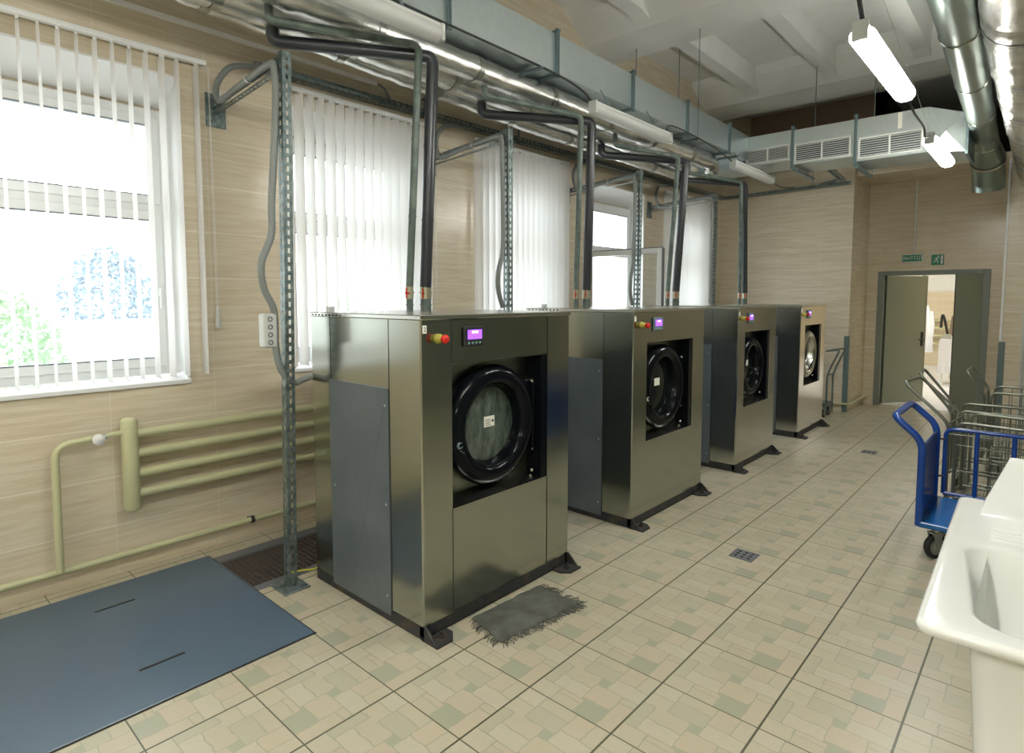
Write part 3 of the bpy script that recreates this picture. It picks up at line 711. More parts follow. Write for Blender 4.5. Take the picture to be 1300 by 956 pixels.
for y in (-.7, 1.5, 3.5, 6.15, 7.2):
    for x in ((dx1+.035, dx0-.035) if y == 6.15 else (dx0-.035,)):
        m = MB(); m.tube([(x, y, dz0-.05), (x, y, 4.55 if y == 6.15 else 4.86)], .005, 6); m.lathe((x, y, dz0-.05), (0, 0, 1), [(.012, 0), (.012, .012), (0, .012)], 6, False); m.build('hanger_rod', M['galv_dark'], r)
    m = MB(); m.bar((dx0-.06, y, dz0-.036), (dx1+.06, y, dz0-.036), .03, .02); m.build('hanger_bar', M['galv_dark'], r)

# cross duct with three grilles
r = thing('cross_duct', (-1.9, 7.95, 3.2), 'galvanised cross duct with white air grilles, hanging in front of the end wall', 'air duct')
cy0, cy1 = 7.66, 8.25
secs = [(-3.62, -2.41, 3.32, 3.68), (-2.40, -1.735, 3.26, 3.67), (-1.725, -1.06, 3.20, 3.665)]
for x0, x1, z0, z1 in secs:
    m = MB(); m.bbox(x0, x1, cy0, cy1, z0, z1, .003); m.build('duct_section', M['galv'], r)
m = MB()                                  # transition piece with cross-broken faces
a = [(-1.06, cy0, 3.20), (-1.06, cy0, 3.665), (-.73, cy0+.02, 3.545), (-.73, cy0+.02, 3.16)]; bq = [(-1.06, cy1, 3.20), (-1.06, cy1, 3.665), (-.73, cy1, 3.545), (-.73, cy1, 3.16)]
cfr = (-.90, cy0-.018, 3.39); m.add(a+bq+[cfr], [(0, 1, 8), (1, 2, 8), (2, 3, 8), (3, 0, 8), (4, 7, 6, 5), (1, 5, 6, 2), (0, 3, 7, 4), (2, 6, 7, 3), (0, 4, 5, 1)]); m.build('transition_piece', M['galv'], r)
m = MB(); m.box(-.735, -.71, cy0-.01, cy1+.01, 3.13, 3.575); m.build('end_flange', M['galv_dark'], r)
for x, z0, z1 in ((-2.40, 3.24, 3.70), (-1.73, 3.18, 3.70), (-2.97, 3.30, 3.70)):
    m = MB()
    for xx in (x-.014, x+.002): m.box(xx, xx+.012, cy0-.022, cy0, z0-.015, z1); m.box(xx, xx+.012, cy0, cy1+.02, z0-.018, z0+.003); m.box(xx, xx+.012, cy0, cy1+.02, z1-.03, z1)
    m.bbox(x-.02, x+.022, cy0-.03, cy0+.0, z1-.01, z1+.02); m.build('flange', M['galv_dark'], r)
for x in (-2.40, -1.74):
    m = MB(); m.bar((x+.03, cy0-.02, 3.14 if x > -2 else 3.2), (x+.03, cy1+.15, 3.14 if x > -2 else 3.2), .045, .02); m.build('support_channel', M['galv_dark'], r)
    for yy in (cy1+.1,):
        m = MB(); m.tube([(x+.045, yy, 3.12), (x+.045, yy, 4.6)], .005, 6); m.build('hanger_rod', M['galv_dark'], r)
m = MB(); m.bbox(-1.33, -1.29, cy0-.004, cy0, 3.49, 3.66, .001); m.build('tape_strip', M['paper'], r)
def grille(x0, x1, z0, z1):
    g = MB(); y = cy0; fw = .018
    for q in ((x0, x1, z0, z0+fw), (x0, x1, z1-fw, z1), (x0, x0+fw, z0+fw, z1-fw), (x1-fw, x1, z0+fw, z1-fw), ((x0+x1)/2-.009, (x0+x1)/2+.009, z0+fw, z1-fw)): g.bbox(q[0], q[1], y-.016, y-.001, q[2], q[3], .002)
    go = g.build('grille', M['louvre'], r)
    v = MB(); v.box(x0+fw, x1-fw, y-.004, y-.002, z0+fw, z1-fw); v.build('grille_opening', M['void'], go)
    v = MB(); n = 8
    for k in range(n): z = z0+fw+(k+.5)*(z1-z0-2*fw)/n; v.obox(((x0+x1)/2, y-.009, z), (1, 0, 0), (0, .8, .6), (0, -.6, .8), (x1-x0)/2-fw, .007, .002)
    v.build('louvre_slats', M['louvre'], go)
grille(-2.95, -2.43, 3.335, 3.52); grille(-2.375, -1.775, 3.275, 3.50); grille(-1.70, -1.095, 3.225, 3.455)

# ------------------------------------------------------------------ round galvanised duct and foil duct on the right
RD = .112
rx = lambda y: -.41-.0257*y
pA = [(rx(y), y, 3.42) for y in (.0, 2, 4, 6, 8.35)]
r = thing('round_duct', (-.5, 3.0, 3.42), 'round galvanised air duct with raised rings, ending in a tapered elbow', 'air duct')
MB().tube([Vector(p) for p in pA], RD, 32).build('duct_pipe', M['galv_round'], r)
for y in (1.9, 3.1, 4.95, 6.1, 7.3):
    x = rx(y); m = MB(); m.tube([(x, y-.012, 3.42), (x, y-.004, 3.42), (x, y+.004, 3.42), (x, y+.012, 3.42)], [RD+.0015, RD+.007, RD+.007, RD+.0015], 32, cap=False); m.build('duct_ring', M['lid'], r)
m = MB(); m.tube([(-.625, 8.34, 3.42), (-.63, 8.42, 3.40), (-.63, 8.50, 3.38)], [RD, RD+.004, .115], 32); m.tube([(-.63, 8.49, 3.385), (-.63, 8.78, 3.27), (-.63, 8.84, 3.235)], [.115, .158, .165], 32); m.build('tapered_section', M['galv_round'], r)
for y in (3.6, 7.6): MB().tube([(rx(y), y, 3.42+RD-.004), (rx(y), y, 4.9)], .003, 6).build('hanger_rod', M['galv_dark'], r)
for a_, b_, q_ in (((-.63, 8.485, 3.385), (-.63, 8.505, 3.377), .120), ((-.63, 8.80, 3.262), (-.63, 8.83, 3.245), .169)): m = MB(); m.tube([a_, b_], q_, 32, cap=False); m.build('duct_ring', M['lid'], r)
m = MB(); m.tube(spline([(-.63, 8.82, 3.25), (-.63, 8.93, 3.14), (-.628, 9.02, 3.04), (-.625, 9.06, 2.95)], 6), .160, 32); m.build('elbow', M['galv_round'], r)
fo = foil_pipe([(-.05, -.5, 3.42), (-.10, 1.0, 3.42), (-.19, 4.2, 3.42), (-.21, 5.0, 3.40), (-.16, 9.66, 3.14)], .215, 'fat foil-wrapped air duct at the upper right beside the round metal duct', 9)
for y in (1.2, 3.2, 5.8, 8.0):
    for x in (-.02,): 
        m = MB(); m.tube([(x-.0, y, 3.55), (x-.0, y, 4.86)], .005, 6); m.build('hanger_rod', M['galv_dark'], r if x < -.3 else fo)

# ------------------------------------------------------------------ lamps
def lamp(x, y0, z, lit, label, L=1.26, grp='fluorescent lamps'):
    r = thing('fluorescent_lamp', (x, y0+L/2, z), label, 'lamp', grp); y1 = y0+L
    w = .062; h = MB()
    h.prism([(x-w*.55, z), (x-w*.4, z+.05), (x+w*.4, z+.05), (x+w*.55, z)], 1, y0, y1)
    h.build('housing', M['lamp_house'], r)
    d = MB(); n = 14; pf = [(x-w*math.cos(t_), z-.010-.048*math.sin(t_)) for t_ in [-.75+(PI+1.5)*k/n for k in range(n+1)]]
    vs = []; st = [(y0, .6), (y0+.03, .92), (y0+.06, 1), (y1-.06, 1), (y1-.03, .92), (y1, .6)]
    for yy, k in st:
        for px, pz in pf: vs.append((x+(px-x)*k, yy, z-.008+(pz-z+.008)*k))
    q = n+1; fs = [(a*q+b, a*q+b+1, (a+1)*q+b+1, (a+1)*q+b) for a in range(len(st)-1) for b in range(n)]
    d.add(vs, fs, True); d.add(vs[:q], [tuple(range(q))]); d.add(vs[-q:], [tuple(reversed(range(q)))])
    d.build('diffuser', M['lamp_lit'] if lit else M['lamp_diff'], r)
    if not lit:
        for s_ in (-1, 1):
            tb = MB(); tb.tube([(x+s_*.028, y0+.03, z-.022), (x+s_*.028, y1-.03, z-.022)], .013, 12); tb.build('tube', M['tube_off'], r)
    for yy in (y0+.0, y1-.0):
        c = MB(); c.bbox(x-w*.6, x+w*.6, yy-.014, yy+.014, z-.045, z+.052, .004); c.build('end_cap', M['grey_white'], r)
    if lit:
        for yy in (y0+.1,):
            m = MB(); m.tube([(x, yy, z+.045), (x-.45, yy-.6, 4.6)], .0016, 6); m.build('hanging_wire', M['caster_grey'], r)
    else:
        for yy in (y0+.25, y1-.25):
            m = MB(); m.bar((x, yy, z+.05), (x-.1, yy, 3.40), .02, .004); m.build('bracket', M['galv_dark'], r)
    return r
lamp(-2.70, 1.10, 3.19, False, 'unlit fluorescent lamp nearest the camera, under the rectangular duct')
lamp(-2.78, 4.03, 3.18, False, 'unlit fluorescent lamp at the middle of the duct, above the second washing machine')
lamp(-2.79, 6.86, 3.20, False, 'unlit fluorescent lamp at the far end of the duct, near the cross duct')
lamp(-.79, 3.50, 3.02, True, 'large lit fluorescent lamp at the upper right, nearer of the two glowing lamps', 1.28)
lamp(-.855, 6.30, 3.04, True, 'lit fluorescent lamp in front of the cross duct, farther of the two glowing lamps', 1.22)
OFF = [(-.76, .7), (-.76, -2.1), (1.5, -2.1), (-2.65, -1.9)]
for k, (x, y) in enumerate(OFF):
    lamp(x, y, 3.02, True, 'lit fluorescent lamp hanging outside the view on this side of the room', 1.28, 'lamps outside the view')
# lamp cables
def cable(pts, r_, label, m_=None, nm='cable'):
    o = MB(); o.tube(spline(pts, 10), r_, 8); return tag(o.build(nm, m_ or M['wire_b']), label, 'cable')
cable([(-.80, 2.2, 3.75), (-.795, 2.9, 3.52), (-.80, 3.2, 3.42), (-.79, 3.38, 3.22), (-.79, 3.55, 3.075)], .012, 'thick black cable hanging down to the near glowing lamp')
cable([(-.795, 4.76, 3.05), (-.81, 5.2, 3.01), (-.83, 5.8, 3.03), (-.85, 6.05, 3.0), (-.855, 6.36, 3.08)], .008, 'black cable strung between the two glowing lamps')
cable([(-2.90, -3.1, 3.385), (-2.9, 2.5, 3.385), (-2.88, 3.8, 3.36), (-2.80, 4.06, 3.225)], .008, 'black cable along the lower edge of the rectangular duct')
cable([(-2.79, 5.28, 3.19), (-2.86, 5.5, 3.36), (-2.86, 6.4, 3.34), (-2.80, 6.87, 3.23)], .007, 'black cable between the middle and far unlit lamps')
cable([(-2.80, 8.11, 3.2), (-2.9, 8.8, 3.22), (-2.95, 9.55, 3.32)], .007, 'black cable from the far unlit lamp to the end wall tray')

# ------------------------------------------------------------------ cable tray, trunking on the window wall
r = thing('cable_tray', (XW+.08, 5, 3.2), 'perforated cable tray with grey conduit high along the window wall', 'cable tray')
m = MB(); zt = 3.235
strut_web(m, (XW+.075, 1.95, zt-.03), (XW+.075, YE-.06, zt+.03), (1, 0, 0), .09, .002, .06, .035); strut_web(m, (XW+.12, 1.95, zt-.005), (XW+.12, YE-.06, zt+.055), (0, 0, 1), .04, .002, .06, .035)
strut_web(m, (XW+.1, YE-.07, zt+.03), (AX0-.02, YE-.07, zt+.05), (0, 1, 0), .09, .002, .06, .035); strut_web(m, (XW+.1, YE-.115, zt+.055), (AX0-.02, YE-.115, zt+.075), (0, 0, 1), .04, .002, .06, .035)
m.build('tray', M['strut'], r)
m = MB(); m.tube([(XW+.08, 1.9, zt+.0), (XW+.08, 2.95, zt+.01), (XW+.09, 3.05, zt+.01)], .026, 10); m.tube([(XW+.06, 3.0, zt+.01), (XW+.06, YE-.08, zt+.06)], .010, 8)
m.tube([(XW+.1, YE-.08, zt+.06), (AX0-.04, YE-.08, zt+.08)], .014, 8); m.build('conduit', M['conduit'], r)
for k in range(2):
    m = MB(); m.tube(spline([(-2.62+k*.06, YE-.085, zt+.09), (-2.40+k*.05, YE-.1, zt+.13), (-2.27+k*.05, YE-.4, 3.30), (-2.2+k*.05, YE-1.0, 3.28), (-2.16+k*.05, cy1+.02, 3.27)], 8), .02, 10); m.build('conduit_bend', M['conduit'], r)
for y in (3.35, 4.55, 5.8, 7.0, 8.2):
    m = MB(); m.bar((XW, y, zt+.12), (XW+.10, y, zt+.12), .025, .004); m.bar((XW+.10, y, zt+.12), (XW+.10, y, zt-.03), .025, .004, up=(1, 0, 0)); m.build('tray_bracket', M['strut'], r)
m = MB(); m.bbox(XW, XW+.022, -3.1, 2.93, 3.375, 3.405, .002); o = thing('cable_trunking', (XW, 1.5, 3.39), 'thin white cable trunking high on the window wall above the first window', 'cable trunking')
m.build('trunking', M['sill'], o); m = MB(); m.tube(spline([(XW+.015, 2.93, 3.39), (XW+.03, 2.99, 3.36), (XW+.06, 3.03, 3.26)], 6), .010, 8); m.build('cable_tail', M['conduit'], o)

# ------------------------------------------------------------------ vertical blinds
def slat_mesh():
    m = MB(); w = .048
    def fn(u, v): return Vector((-w+2*w*u, .006*math.sin(PI*u), -v*1.955))
    m.grid(4, 1, fn); o = m.build('slat', M['slat'], None, solid=False); me = o.data; bpy.data.objects.remove(o); return me
SM = slat_mesh()
BL = [(.20, 1.585, 'in front of the first window, nearest the camera'), (2.10, 3.47, 'in front of the second window, behind the tall supply pipes'),
      (3.99, 5.42, 'in front of the third window'), None, (7.70, 9.12, 'in front of the last window by the end wall')]
for i, b in enumerate(BL):
    if b is None: continue
    y0, y1, tx = b; xb = XW+.065
    r = thing('vertical_blind', (xb, (y0+y1)/2, 3.14), 'white vertical blind '+tx, 'blind', 'vertical blinds on the window wall')
    m = MB(); m.bbox(xb-.022, xb+.022, y0, y1, 3.138, 3.168, .004)
    for q in (.15, .85): m.bbox(XW, xb, y0+(y1-y0)*q-.01, y0+(y1-y0)*q+.01, 3.160, 3.172, .002)
    m.build('head_rail', M['white_plastic'], r)
    n = int((y1-y0-.05)/.0845)
    ha = MB()
    for k in range(n+1):
        y = y0+.03+k*.0845
        if i == 0 and k >= n-1: y = y1-.06 if k == n else y
        o = bpy.data.objects.new('slat', SM); COL.objects.link(o); o.parent = r
        o.location = Vector((xb, y, 3.132))-r.location; o.rotation_euler = (0, 0, random.uniform(-.08, .08)+(.04, .20, .35, 0, .35)[i])
        ha.box(xb-.004, xb+.004, y-.006, y+.006, 3.12, 3.14)
    ha.build('slat_hooks', M['white_plastic'], r)
    m = MB(); m.tube([(xb-.0, y1+.015, 3.14), (xb, y1+.02, 1.62)], .0015, 5); m.tube([(xb+.012, y1+.015, 3.14), (xb+.0, y1+.03, 1.62)], .0015, 5); m.build('cord', M['white_plastic'], r)
    if i == 0:
        m = MB(); m.lathe((xb, y1+.025, 1.47), (0, 0, 1), [(0, 0), (.014, .004), (.017, .02), (.011, .11), (.006, .15), (0, .15)], 14); m.build('cord_weight', M['grey_white'], r)

# ------------------------------------------------------------------ radiator and heating pipe
xr = -4.03
r = thing('pipe_radiator', (xr, 1.065, .4), 'cream tubular radiator of four thick pipes between upright headers, below the windows', 'radiator')
for y in (1.065, 3.75):
    m = MB(); m.tube([(xr, y, .398), (xr, y, .402), (xr, y, .415), (xr, y, .94), (xr, y, .953), (xr, y, .963), (xr, y, .966)], [.02, .038, .045, .045, .039, .024, .006], 24); m.tube([(xr, y, .43), (xr, y, .436)], .047, 24); m.tube([(xr, y, .915), (xr, y, .921)], .047, 24); m.build('header_pipe', M['cream'], r)
for z in (.862, .742, .622, .500): MB().tube([(xr, 1.065, z), (xr, 3.75, z)], .027, 20).build('radiator_pipe', M['cream'], r)
m = MB(); m.tube(smooth_path([(xr, .700, .145), (xr, .705, .858), (xr, .875, .868)], .10, 8), .020, 16); m.tube([(xr, .945, .872), (xr, 1.04, .88)], .016, 14); m.build('feed_pipe', M['cream'], r)
m = MB(); m.tube([(xr, .865, .868), (xr, .89, .868)], .014, 8); m.tube([(xr, .93, .870), (xr, .952, .872)], .017, 8); m.tube([(xr, .885, .868), (xr, .935, .87)], .013, 12); vv = m.build('valve', M['caster_grey'], r)
m = MB(); m.lathe((xr, .905, .868), (.95, -.1, .0), [(.012, 0), (.020, .02), (.030, .03), (.031, .06), (.026, .07), (0, .072)], 20); m.build('valve_knob', M['white_plastic'], vv)
m = MB()
for y in (1.35, 2.2):
    for z in (.83, .47): m.tube([(XW, y, z), (xr, y, z)], .006, 8)
m.build('wall_bracket', M['cream'], r)
m = MB(); m.tube([(xr-.03, -3.1, .135), (xr-.03, 9.6, .135)], .019, 14); r = thing('heating_pipe', (xr-.03, 1.5, .135), 'long cream heating pipe running low along the window wall', 'pipe'); m.build('pipe', M['cream'], r)
for y in (1.79, 4.5, 7.0):
    m = MB(); m.tube([(xr-.03, y-.012, .135), (xr-.03, y+.012, .135)], .025, 14); m.tube([(xr-.03, y, .135), (XW, y, .135)], .006, 8); m.build('pipe_clip', M['black_matt'], r)

# ------------------------------------------------------------------ floor plate, channel grate, wire, drains, cloth
r = thing('floor_cover_plate', (-3.3, .3, 0), 'blue grey steel cover plate lying flush in the floor at the lower left', 'cover plate')
m = MB(); m.bbox(-3.975, -2.655, -1.6, 1.462, .001, .007, .002); m.build('plate', M['cover_plate'], r)
for y in (.87, -.6):
    for x in (-3.69, -2.95): m = MB(); m.bbox(x-.008, x+.008, y-.095, y+.095, .006, .0085, .002); m.build('lifting_slot', M['slot'], r)
m = MB(); m.box(-2.655, -2.648, -1.6, 1.47, .0, .004); m.box(-3.975, -2.648, 1.462, 1.468, 0, .004); m.build('plate_gap', M['slot'], r)
r = thing('channel_grate', (-3.6, 1.5, 0), 'dark rusty grate over the drain channel between the cover plate and the machines', 'floor grate')
m = MB(); m.box(-3.93, -3.83, GY0, GY1, -.02, -.001); m.box(-3.36, -3.29, GY0, GY1, -.02, .0); m.box(-3.83, -3.36, GY0, GY0+.01, -.03, -.003); m.build('frame', M['frame_grey'], r)
m = MB(); y = GY0+.03
for k in range(13): x = -3.815+k*.0365; m.box(x-.0022, x+.0022, GY0+.01, GY1, -.028, -.006)
while y < 6.0: m.box(-3.83, -3.36, y-.0022, y+.0022, -.024, -.006); y += .037
m.build('grate_bars', M['grate'], r)
m = MB(); m.box(-3.93, -3.29, GY0, GY1, -.30, -.18); m.box(-3.93, -3.84, GY0, GY1, -.18, -.02); m.box(-3.35, -3.29, GY0, GY1, -.18, -.02); struct(m.build('floor_channel', M['pit']))
cable([(-3.35, 1.68, .012), (-3.31, 1.74, .02), (-3.27, 1.82, .02), (-3.24, 1.88, .07), (-3.19, 1.93, .10)], .006, 'yellow green earth wire between the grate and the nearest washing machine', M['wire_y'], 'earth_wire')
for (x, y, s_, tx) in ((-1.41, 3.81, .075, 'small square grey floor drain in front of the second washing machine'), (-1.40, 7.33, .07, 'small square floor drain farther back, in front of the farthest machines')):
    r = thing('floor_drain', (x, y, 0), tx, 'floor drain'); m = MB(); m.bbox(x-s_, x+s_, y-s_, y+s_, .0, .004, .001); m.build('drain_frame', M['frame_grey'], r)
    m = MB()
    for i in range(3):
        for j in range(3): m.lathe((x-.04+i*.04, y-.04+j*.04, .004), (0, 0, 1), [(.011, 0), (.011, .0006), (0, .0006)], 10, False)
    m.build('drain_holes', M['slot'], r)
# floor cloth with frayed hem
C4 = [Vector((-2.165, 2.075, 0)), Vector((-2.135, 2.59, 0)), Vector((-1.835, 2.585, 0)), Vector((-1.905, 2.03, 0))]
def cl_fn(u, v):
    p = C4[0].lerp(C4[1], u).lerp(C4[3].lerp(C4[2], u), v)
    from mathutils import noise
    h = .014+.010*noise.noise(p*7)+.006*noise.noise(p*19)+.003*noise.noise(p*55)
    e = min(u, 1-u, v, 1-v); h = max(.004, h*min(1, .35+e*9))
    return p+Vector((.012*noise.noise(p*12+Vector((9, 0, 0))), .012*noise.noise(p*12), h))
m = MB(); m.grid(60, 40, cl_fn); o = m.build('floor_cloth', M['cloth_grey'], None, solid=False)
md = o.modifiers.new('thick', 'SOLIDIFY'); md.thickness = .004; md.offset = -.2
fr = thing('cleaning_cloth', (-2.0, 2.3, 0), 'grey cleaning cloth with a frayed hem lying on the floor before the nearest machine', 'cloth')
o.name = 'cloth_sheet'; o.parent = fr; o.data.transform(Matrix.Translation(-fr.location))
m = MB(); rnd = random.Random(4)
for k in range(230):
    if k % 3: p = cl_fn(rnd.random(), 1); d = Vector((.5, rnd.uniform(-.5, .3), 0))
    elif k % 2: p = cl_fn(0, rnd.random()); d = Vector((.1, -.5, 0))
    else: p = cl_fn(1, rnd.random()); d = Vector((.2, .5, 0))
    L = rnd.uniform(.02, .055); d = d.normalized()*L; q = p+d*.5+Vector((rnd.uniform(-.012, .012), rnd.uniform(-.012, .012), .004)); e = p+d+Vector((rnd.uniform(-.01, .01), rnd.uniform(-.01, .01), 0)); e.z = .003; p.z = max(p.z, .004)
    m.tube([p, q, e], .0016, 4)
m.build('frayed_hem', M['cloth_grey'], fr)

# ------------------------------------------------------------------ carts
def caster(r, x, y, R=.078, ang=.5, mt='black_matt'):
    m = MB(); a = Vector((math.sin(ang), -math.cos(ang), 0)) ; w = .034
    m.lathe(Vector((x, y, R))-a*w/2, a, [(R*.70, 0), (R*.94, .0), (R, .006), (R, w-.006), (R*.94, w), (R*.70, w)], 28)
    wh = m.build('caster_wheel', M[mt], r)
    m = MB(); m.lathe(Vector((x, y, R))-a*(w/2-.003), a, [(0, 0), (R*.3, -.004), (R*.34, .003), (R*.62, .004), (R*.72, 0), (R*.72, w-.006), (R*.62, w-.01), (R*.3, w-.002), (0, w-.004)], 24); m.build('wheel_hub', M['caster_grey'], wh)
    m = MB(); t_ = Vector((a.y, -a.x, 0))
    for s_ in (-1, 1):
        c = Vector((x, y, R))+a*s_*(w/2+.006); top = c+Vector((0, 0, R*.95+.02))-t_*.035*0
        vs = [c-t_*.012, c+t_*.012, top+t_*.045, top-t_*.03]; q = a*.0015; m.add([v-q for v in vs]+[v+q for v in vs], [(0, 1, 2, 3), (7, 6, 5, 4), (0, 4, 5, 1), (1, 5, 6, 2), (2, 6, 7, 3), (3, 7, 4, 0)])
    cc = Vector((x, y, 2*R+.012)); m.obox(cc, a, t_, (0, 0, 1), w/2+.008, .045, .004); m.tube([(x, y, 2*R+.012), (x, y, 2*R+.04)], .02, 12); m.build('caster_fork', M['caster_grey'], wh)

def cart(org, rot, L, W, hz, deck, frame_m, deck_m, label, blue, zr, sides, handle_h=1.0, hb=.16):
    """cart in local coordinates: handle end at x=0, near side y=0; moved into place as meshes"""
    r = thing('wire_cart' if not blue else 'platform_cart', (org[0], org[1], 0), label, 'cart', None if blue else 'zinc wire carts')
    r.rotation_euler = (0, 0, rot); ox, oy = org; off = Vector((ox, oy, 0)); tr = .014 if blue else .011
    def B(m, name, mt, par=None): return m.build(name, mt, par or r)
    m = MB(); m.bbox(ox, ox+L, oy, oy+W, deck-.035, deck, .006) if blue else None
    if not blue:
        for y in (0, W): m.tube([(ox, oy+y, deck), (ox+L, oy+y, deck)], .012, 8)
        for x in (0, L): m.tube([(ox+x, oy, deck), (ox+x, oy+W, deck)], .012, 8)
        n = int(L/.06)
        for k in range(1, n): m.tube([(ox+k*L/n, oy, deck), (ox+k*L/n, oy+W, deck)], .003, 5)
    B(m, 'deck', deck_m)
    for sy in sides:
        y = W*sy; m = MB()
        m.tube(smooth_path([(ox+.05, oy+y, deck+.03), (ox+.05, oy+y, zr), (ox+L-.03, oy+y, zr), (ox+L-.03, oy+y, deck+.03)], .06), tr, 10)
        m.tube([(ox+.05, oy+y, deck+.03), (ox+L-.03, oy+y, deck+.03)], tr, 10)
        if blue:
            for k in (1, 2, 3, 4): m.tube([(ox+.03+k*.2, oy+y, deck+.03), (ox+.03+k*.2, oy+y, zr)], tr, 10)
        B(m, 'side_frame', frame_m)
        m = MB(); n = int(L/.075)
        for k in range(1, n): m.tube([(ox+.03+k*(L-.06)/n, oy+y, deck+.03), (ox+.03+k*(L-.06)/n, oy+y, zr)], .0032, 5)
        for z in ((zr-.035,) if blue else (deck+(zr-deck)*.72, deck+(zr-deck)*.4)): m.tube([(ox+.05, oy+y, z), (ox+L-.03, oy+y, z)], .004, 6)
        B(m, 'side_wires', M['wire_steel'])
    # end panel wires at the handle end
    m = MB()
    if not blue:
        for k in (2,): m.tube([(ox, oy+k*W/5, deck), (ox, oy+k*W/5, zr-.02)], .0032, 5)
        m.tube([(ox, oy, zr-.02), (ox, oy+W, zr-.02)], .009, 8); B(m, 'end_wires', M['wire_steel'])
        m = MB()
        for k in range(1, 5): m.tube([(ox+L, oy+k*W/5, deck), (ox+L, oy+k*W/5, zr-.02)], .0032, 5)
        m.tube([(ox+L, oy, zr-.02), (ox+L, oy+W, zr-.02)], .009, 8); B(m, 'end_wires', M['wire_steel'])
    # handle: loop whose two legs drop to the deck
    m = MB(); rr = .022 if blue else .012; ya, yb = (0.02, W-.02)
    zk = zr+.02 if blue else zr-.02
    for_ = [(ox+.0, oy+ya, deck-.03), (ox+.0, oy+ya, zk), (ox-hb, oy+ya, handle_h), (ox-hb, oy+yb, handle_h), (ox+.0, oy+yb, zk), (ox+.0, oy+yb, deck-.03)]
    m.tube(smooth_path(for_, .07, 6), rr, 12); B(m, 'handle', frame_m)
    if blue:
        m = MB(); m.bbox(ox-.006, ox+.006, oy+.03, oy+W-.03, deck-.01, zk-.03, .003); B(m, 'end_panel', frame_m)
        m = MB()
        for z in (deck+.15, deck+.42): m.bbox(ox+.0, ox+.05, oy+W-.03, oy+W-.01, z, z+.012, .002)
        B(m, 'side_bracket', M['black_matt'])
    R = .078 if blue else .06
    for cx_, cy_ in ((.09, .07), (L-.09, .07), (.09, W-.07), (L-.09, W-.07)): caster(r, ox+cx_, oy+cy_, R, .9 if cx_ < .5 else 1.5)
    return r
cart((-.575, 4.53), 0, 1.05, .70, 0, .235, M['blue'], M['blue_deck'], 'blue platform cart with a tall handle and one wire side, behind the white sink', True, .735, (1,), .90, .16)
cart((-.53, 5.40), -.10, 1.0, .50, 0, .17, M['wire_steel'], M['wire_steel'], 'zinc wire cart standing directly behind the blue cart', False, .76, (0, 1), 1.02, .30)
cart((-.60, 6.35), .05, 1.0, .48, 0, .17, M['wire_steel'], M['wire_steel'], 'zinc wire cart with a curved handle, middle of the wire carts', False, .70, (0, 1), 1.0, .25)
cart((-.43, 7.00), .0, 1.1, .55, 0, .17, M['wire_steel'], M['wire_steel'], 'farthest zinc wire cart, nearest the door alcove', False, .80, (0, 1), .98, .14)

# hand trolley beyond the farthest washing machine
r = thing('hand_trolley', (-2.30, 9.2, 0), 'slim green grey hand trolley standing by the end wall beyond the farthest machine', 'trolley')
m = MB()
for y in (9.05, 9.35): m.tube(smooth_path([(-2.275, y, .04), (-2.28, y, .58), (-2.235, y, .72), (-2.13, y, .965), (-2.30, y, .935)], .04), .012, 8)
m.tube([(-2.30, 9.05, .935), (-2.30, 9.35, .935)], .012, 8); m.build('handle', M['pipe_green'], r)
m = MB(); m.bbox(-2.62, -2.27, 9.03, 9.37, .16, .20); m.build('deck', M['pipe_green'], r)
m = MB(); m.tube([(-2.275, 9.05, .60), (-2.275, 9.35, .60)], .010, 8); m.build('crossbar', M['pipe_green'], r)
for x in (-2.55, -2.32):
    for y in (9.08, 9.32): caster(r, x, y, .055, 1.5)

# ------------------------------------------------------------------ white sink in the lower right corner
r = thing('laundry_sink', (.35, 2.4, 0), 'large white enamel sink with a raised back, cropped by the lower right corner', 'sink')
zr = .85
def rect_loop(x0, x1, y0, y1, rad, z, n=6):
    out = []
    for cx_, cy_, a0 in ((x1-rad, y1-rad, 0), (x0+rad, y1-rad, PI/2), (x0+rad, y0+rad, PI), (x1-rad, y0+rad, 1.5*PI)):
        for k in range(n+1): a = a0+PI/2*k/n; out.append(Vector((cx_+rad*math.cos(a), cy_+rad*math.sin(a), z)))
    return out
ex0, ex1, ey0, ey1 = -.222, .95, 1.775, 3.06
loops = [rect_loop(ex0+.012, ex1-.012, ey0+.012, ey1-.012, .03, zr-.032), rect_loop(ex0+.002, ex1-.002, ey0+.002, ey1-.002, .035, zr-.028), rect_loop(ex0, ex1, ey0, ey1, .035, zr-.012), rect_loop(ex0+.006, ex1-.006, ey0+.006, ey1-.006, .03, zr-.001), rect_loop(ex0+.018, ex1-.018, ey0+.018, ey1-.018, .025, zr), rect_loop(-.182, .86, 1.852, 2.51, .09, zr-.002),
         rect_loop(-.172, .85, 1.862, 2.50, .09, zr-.004), rect_loop(-.160, .84, 1.874, 2.49, .09, zr-.014), rect_loop(-.145, .80, 1.90, 2.46, .11, zr-.10), rect_loop(-.10, .74, 1.95, 2.38, .12, zr-.20), rect_loop(-.02, .66, 2.03, 2.30, .10, zr-.215)]
m = MB(); n = len(loops[0]); vs = [v for l in loops for v in l]; fs = [(i*n+k, i*n+(k+1) % n, (i+1)*n+(k+1) % n, (i+1)*n+k) for i in range(len(loops)-1) for k in range(n)]
# skew the plan slightly so that the near edge follows the photographed one
def skew(v): return Vector((v.x-.022*(v.y-1.7)+(.10*max(0, 2.45-v.y)*max(0, min(1, (.5-v.x)/.5)) if v.x > -.19 and v.y > 1.84 else 0), v.y, v.z))
m.add([skew(v) for v in vs], fs, True); m.add([skew(v) for v in loops[-1]], [tuple(range(n))])
bs = m.build('basin', M['enamel'], r)
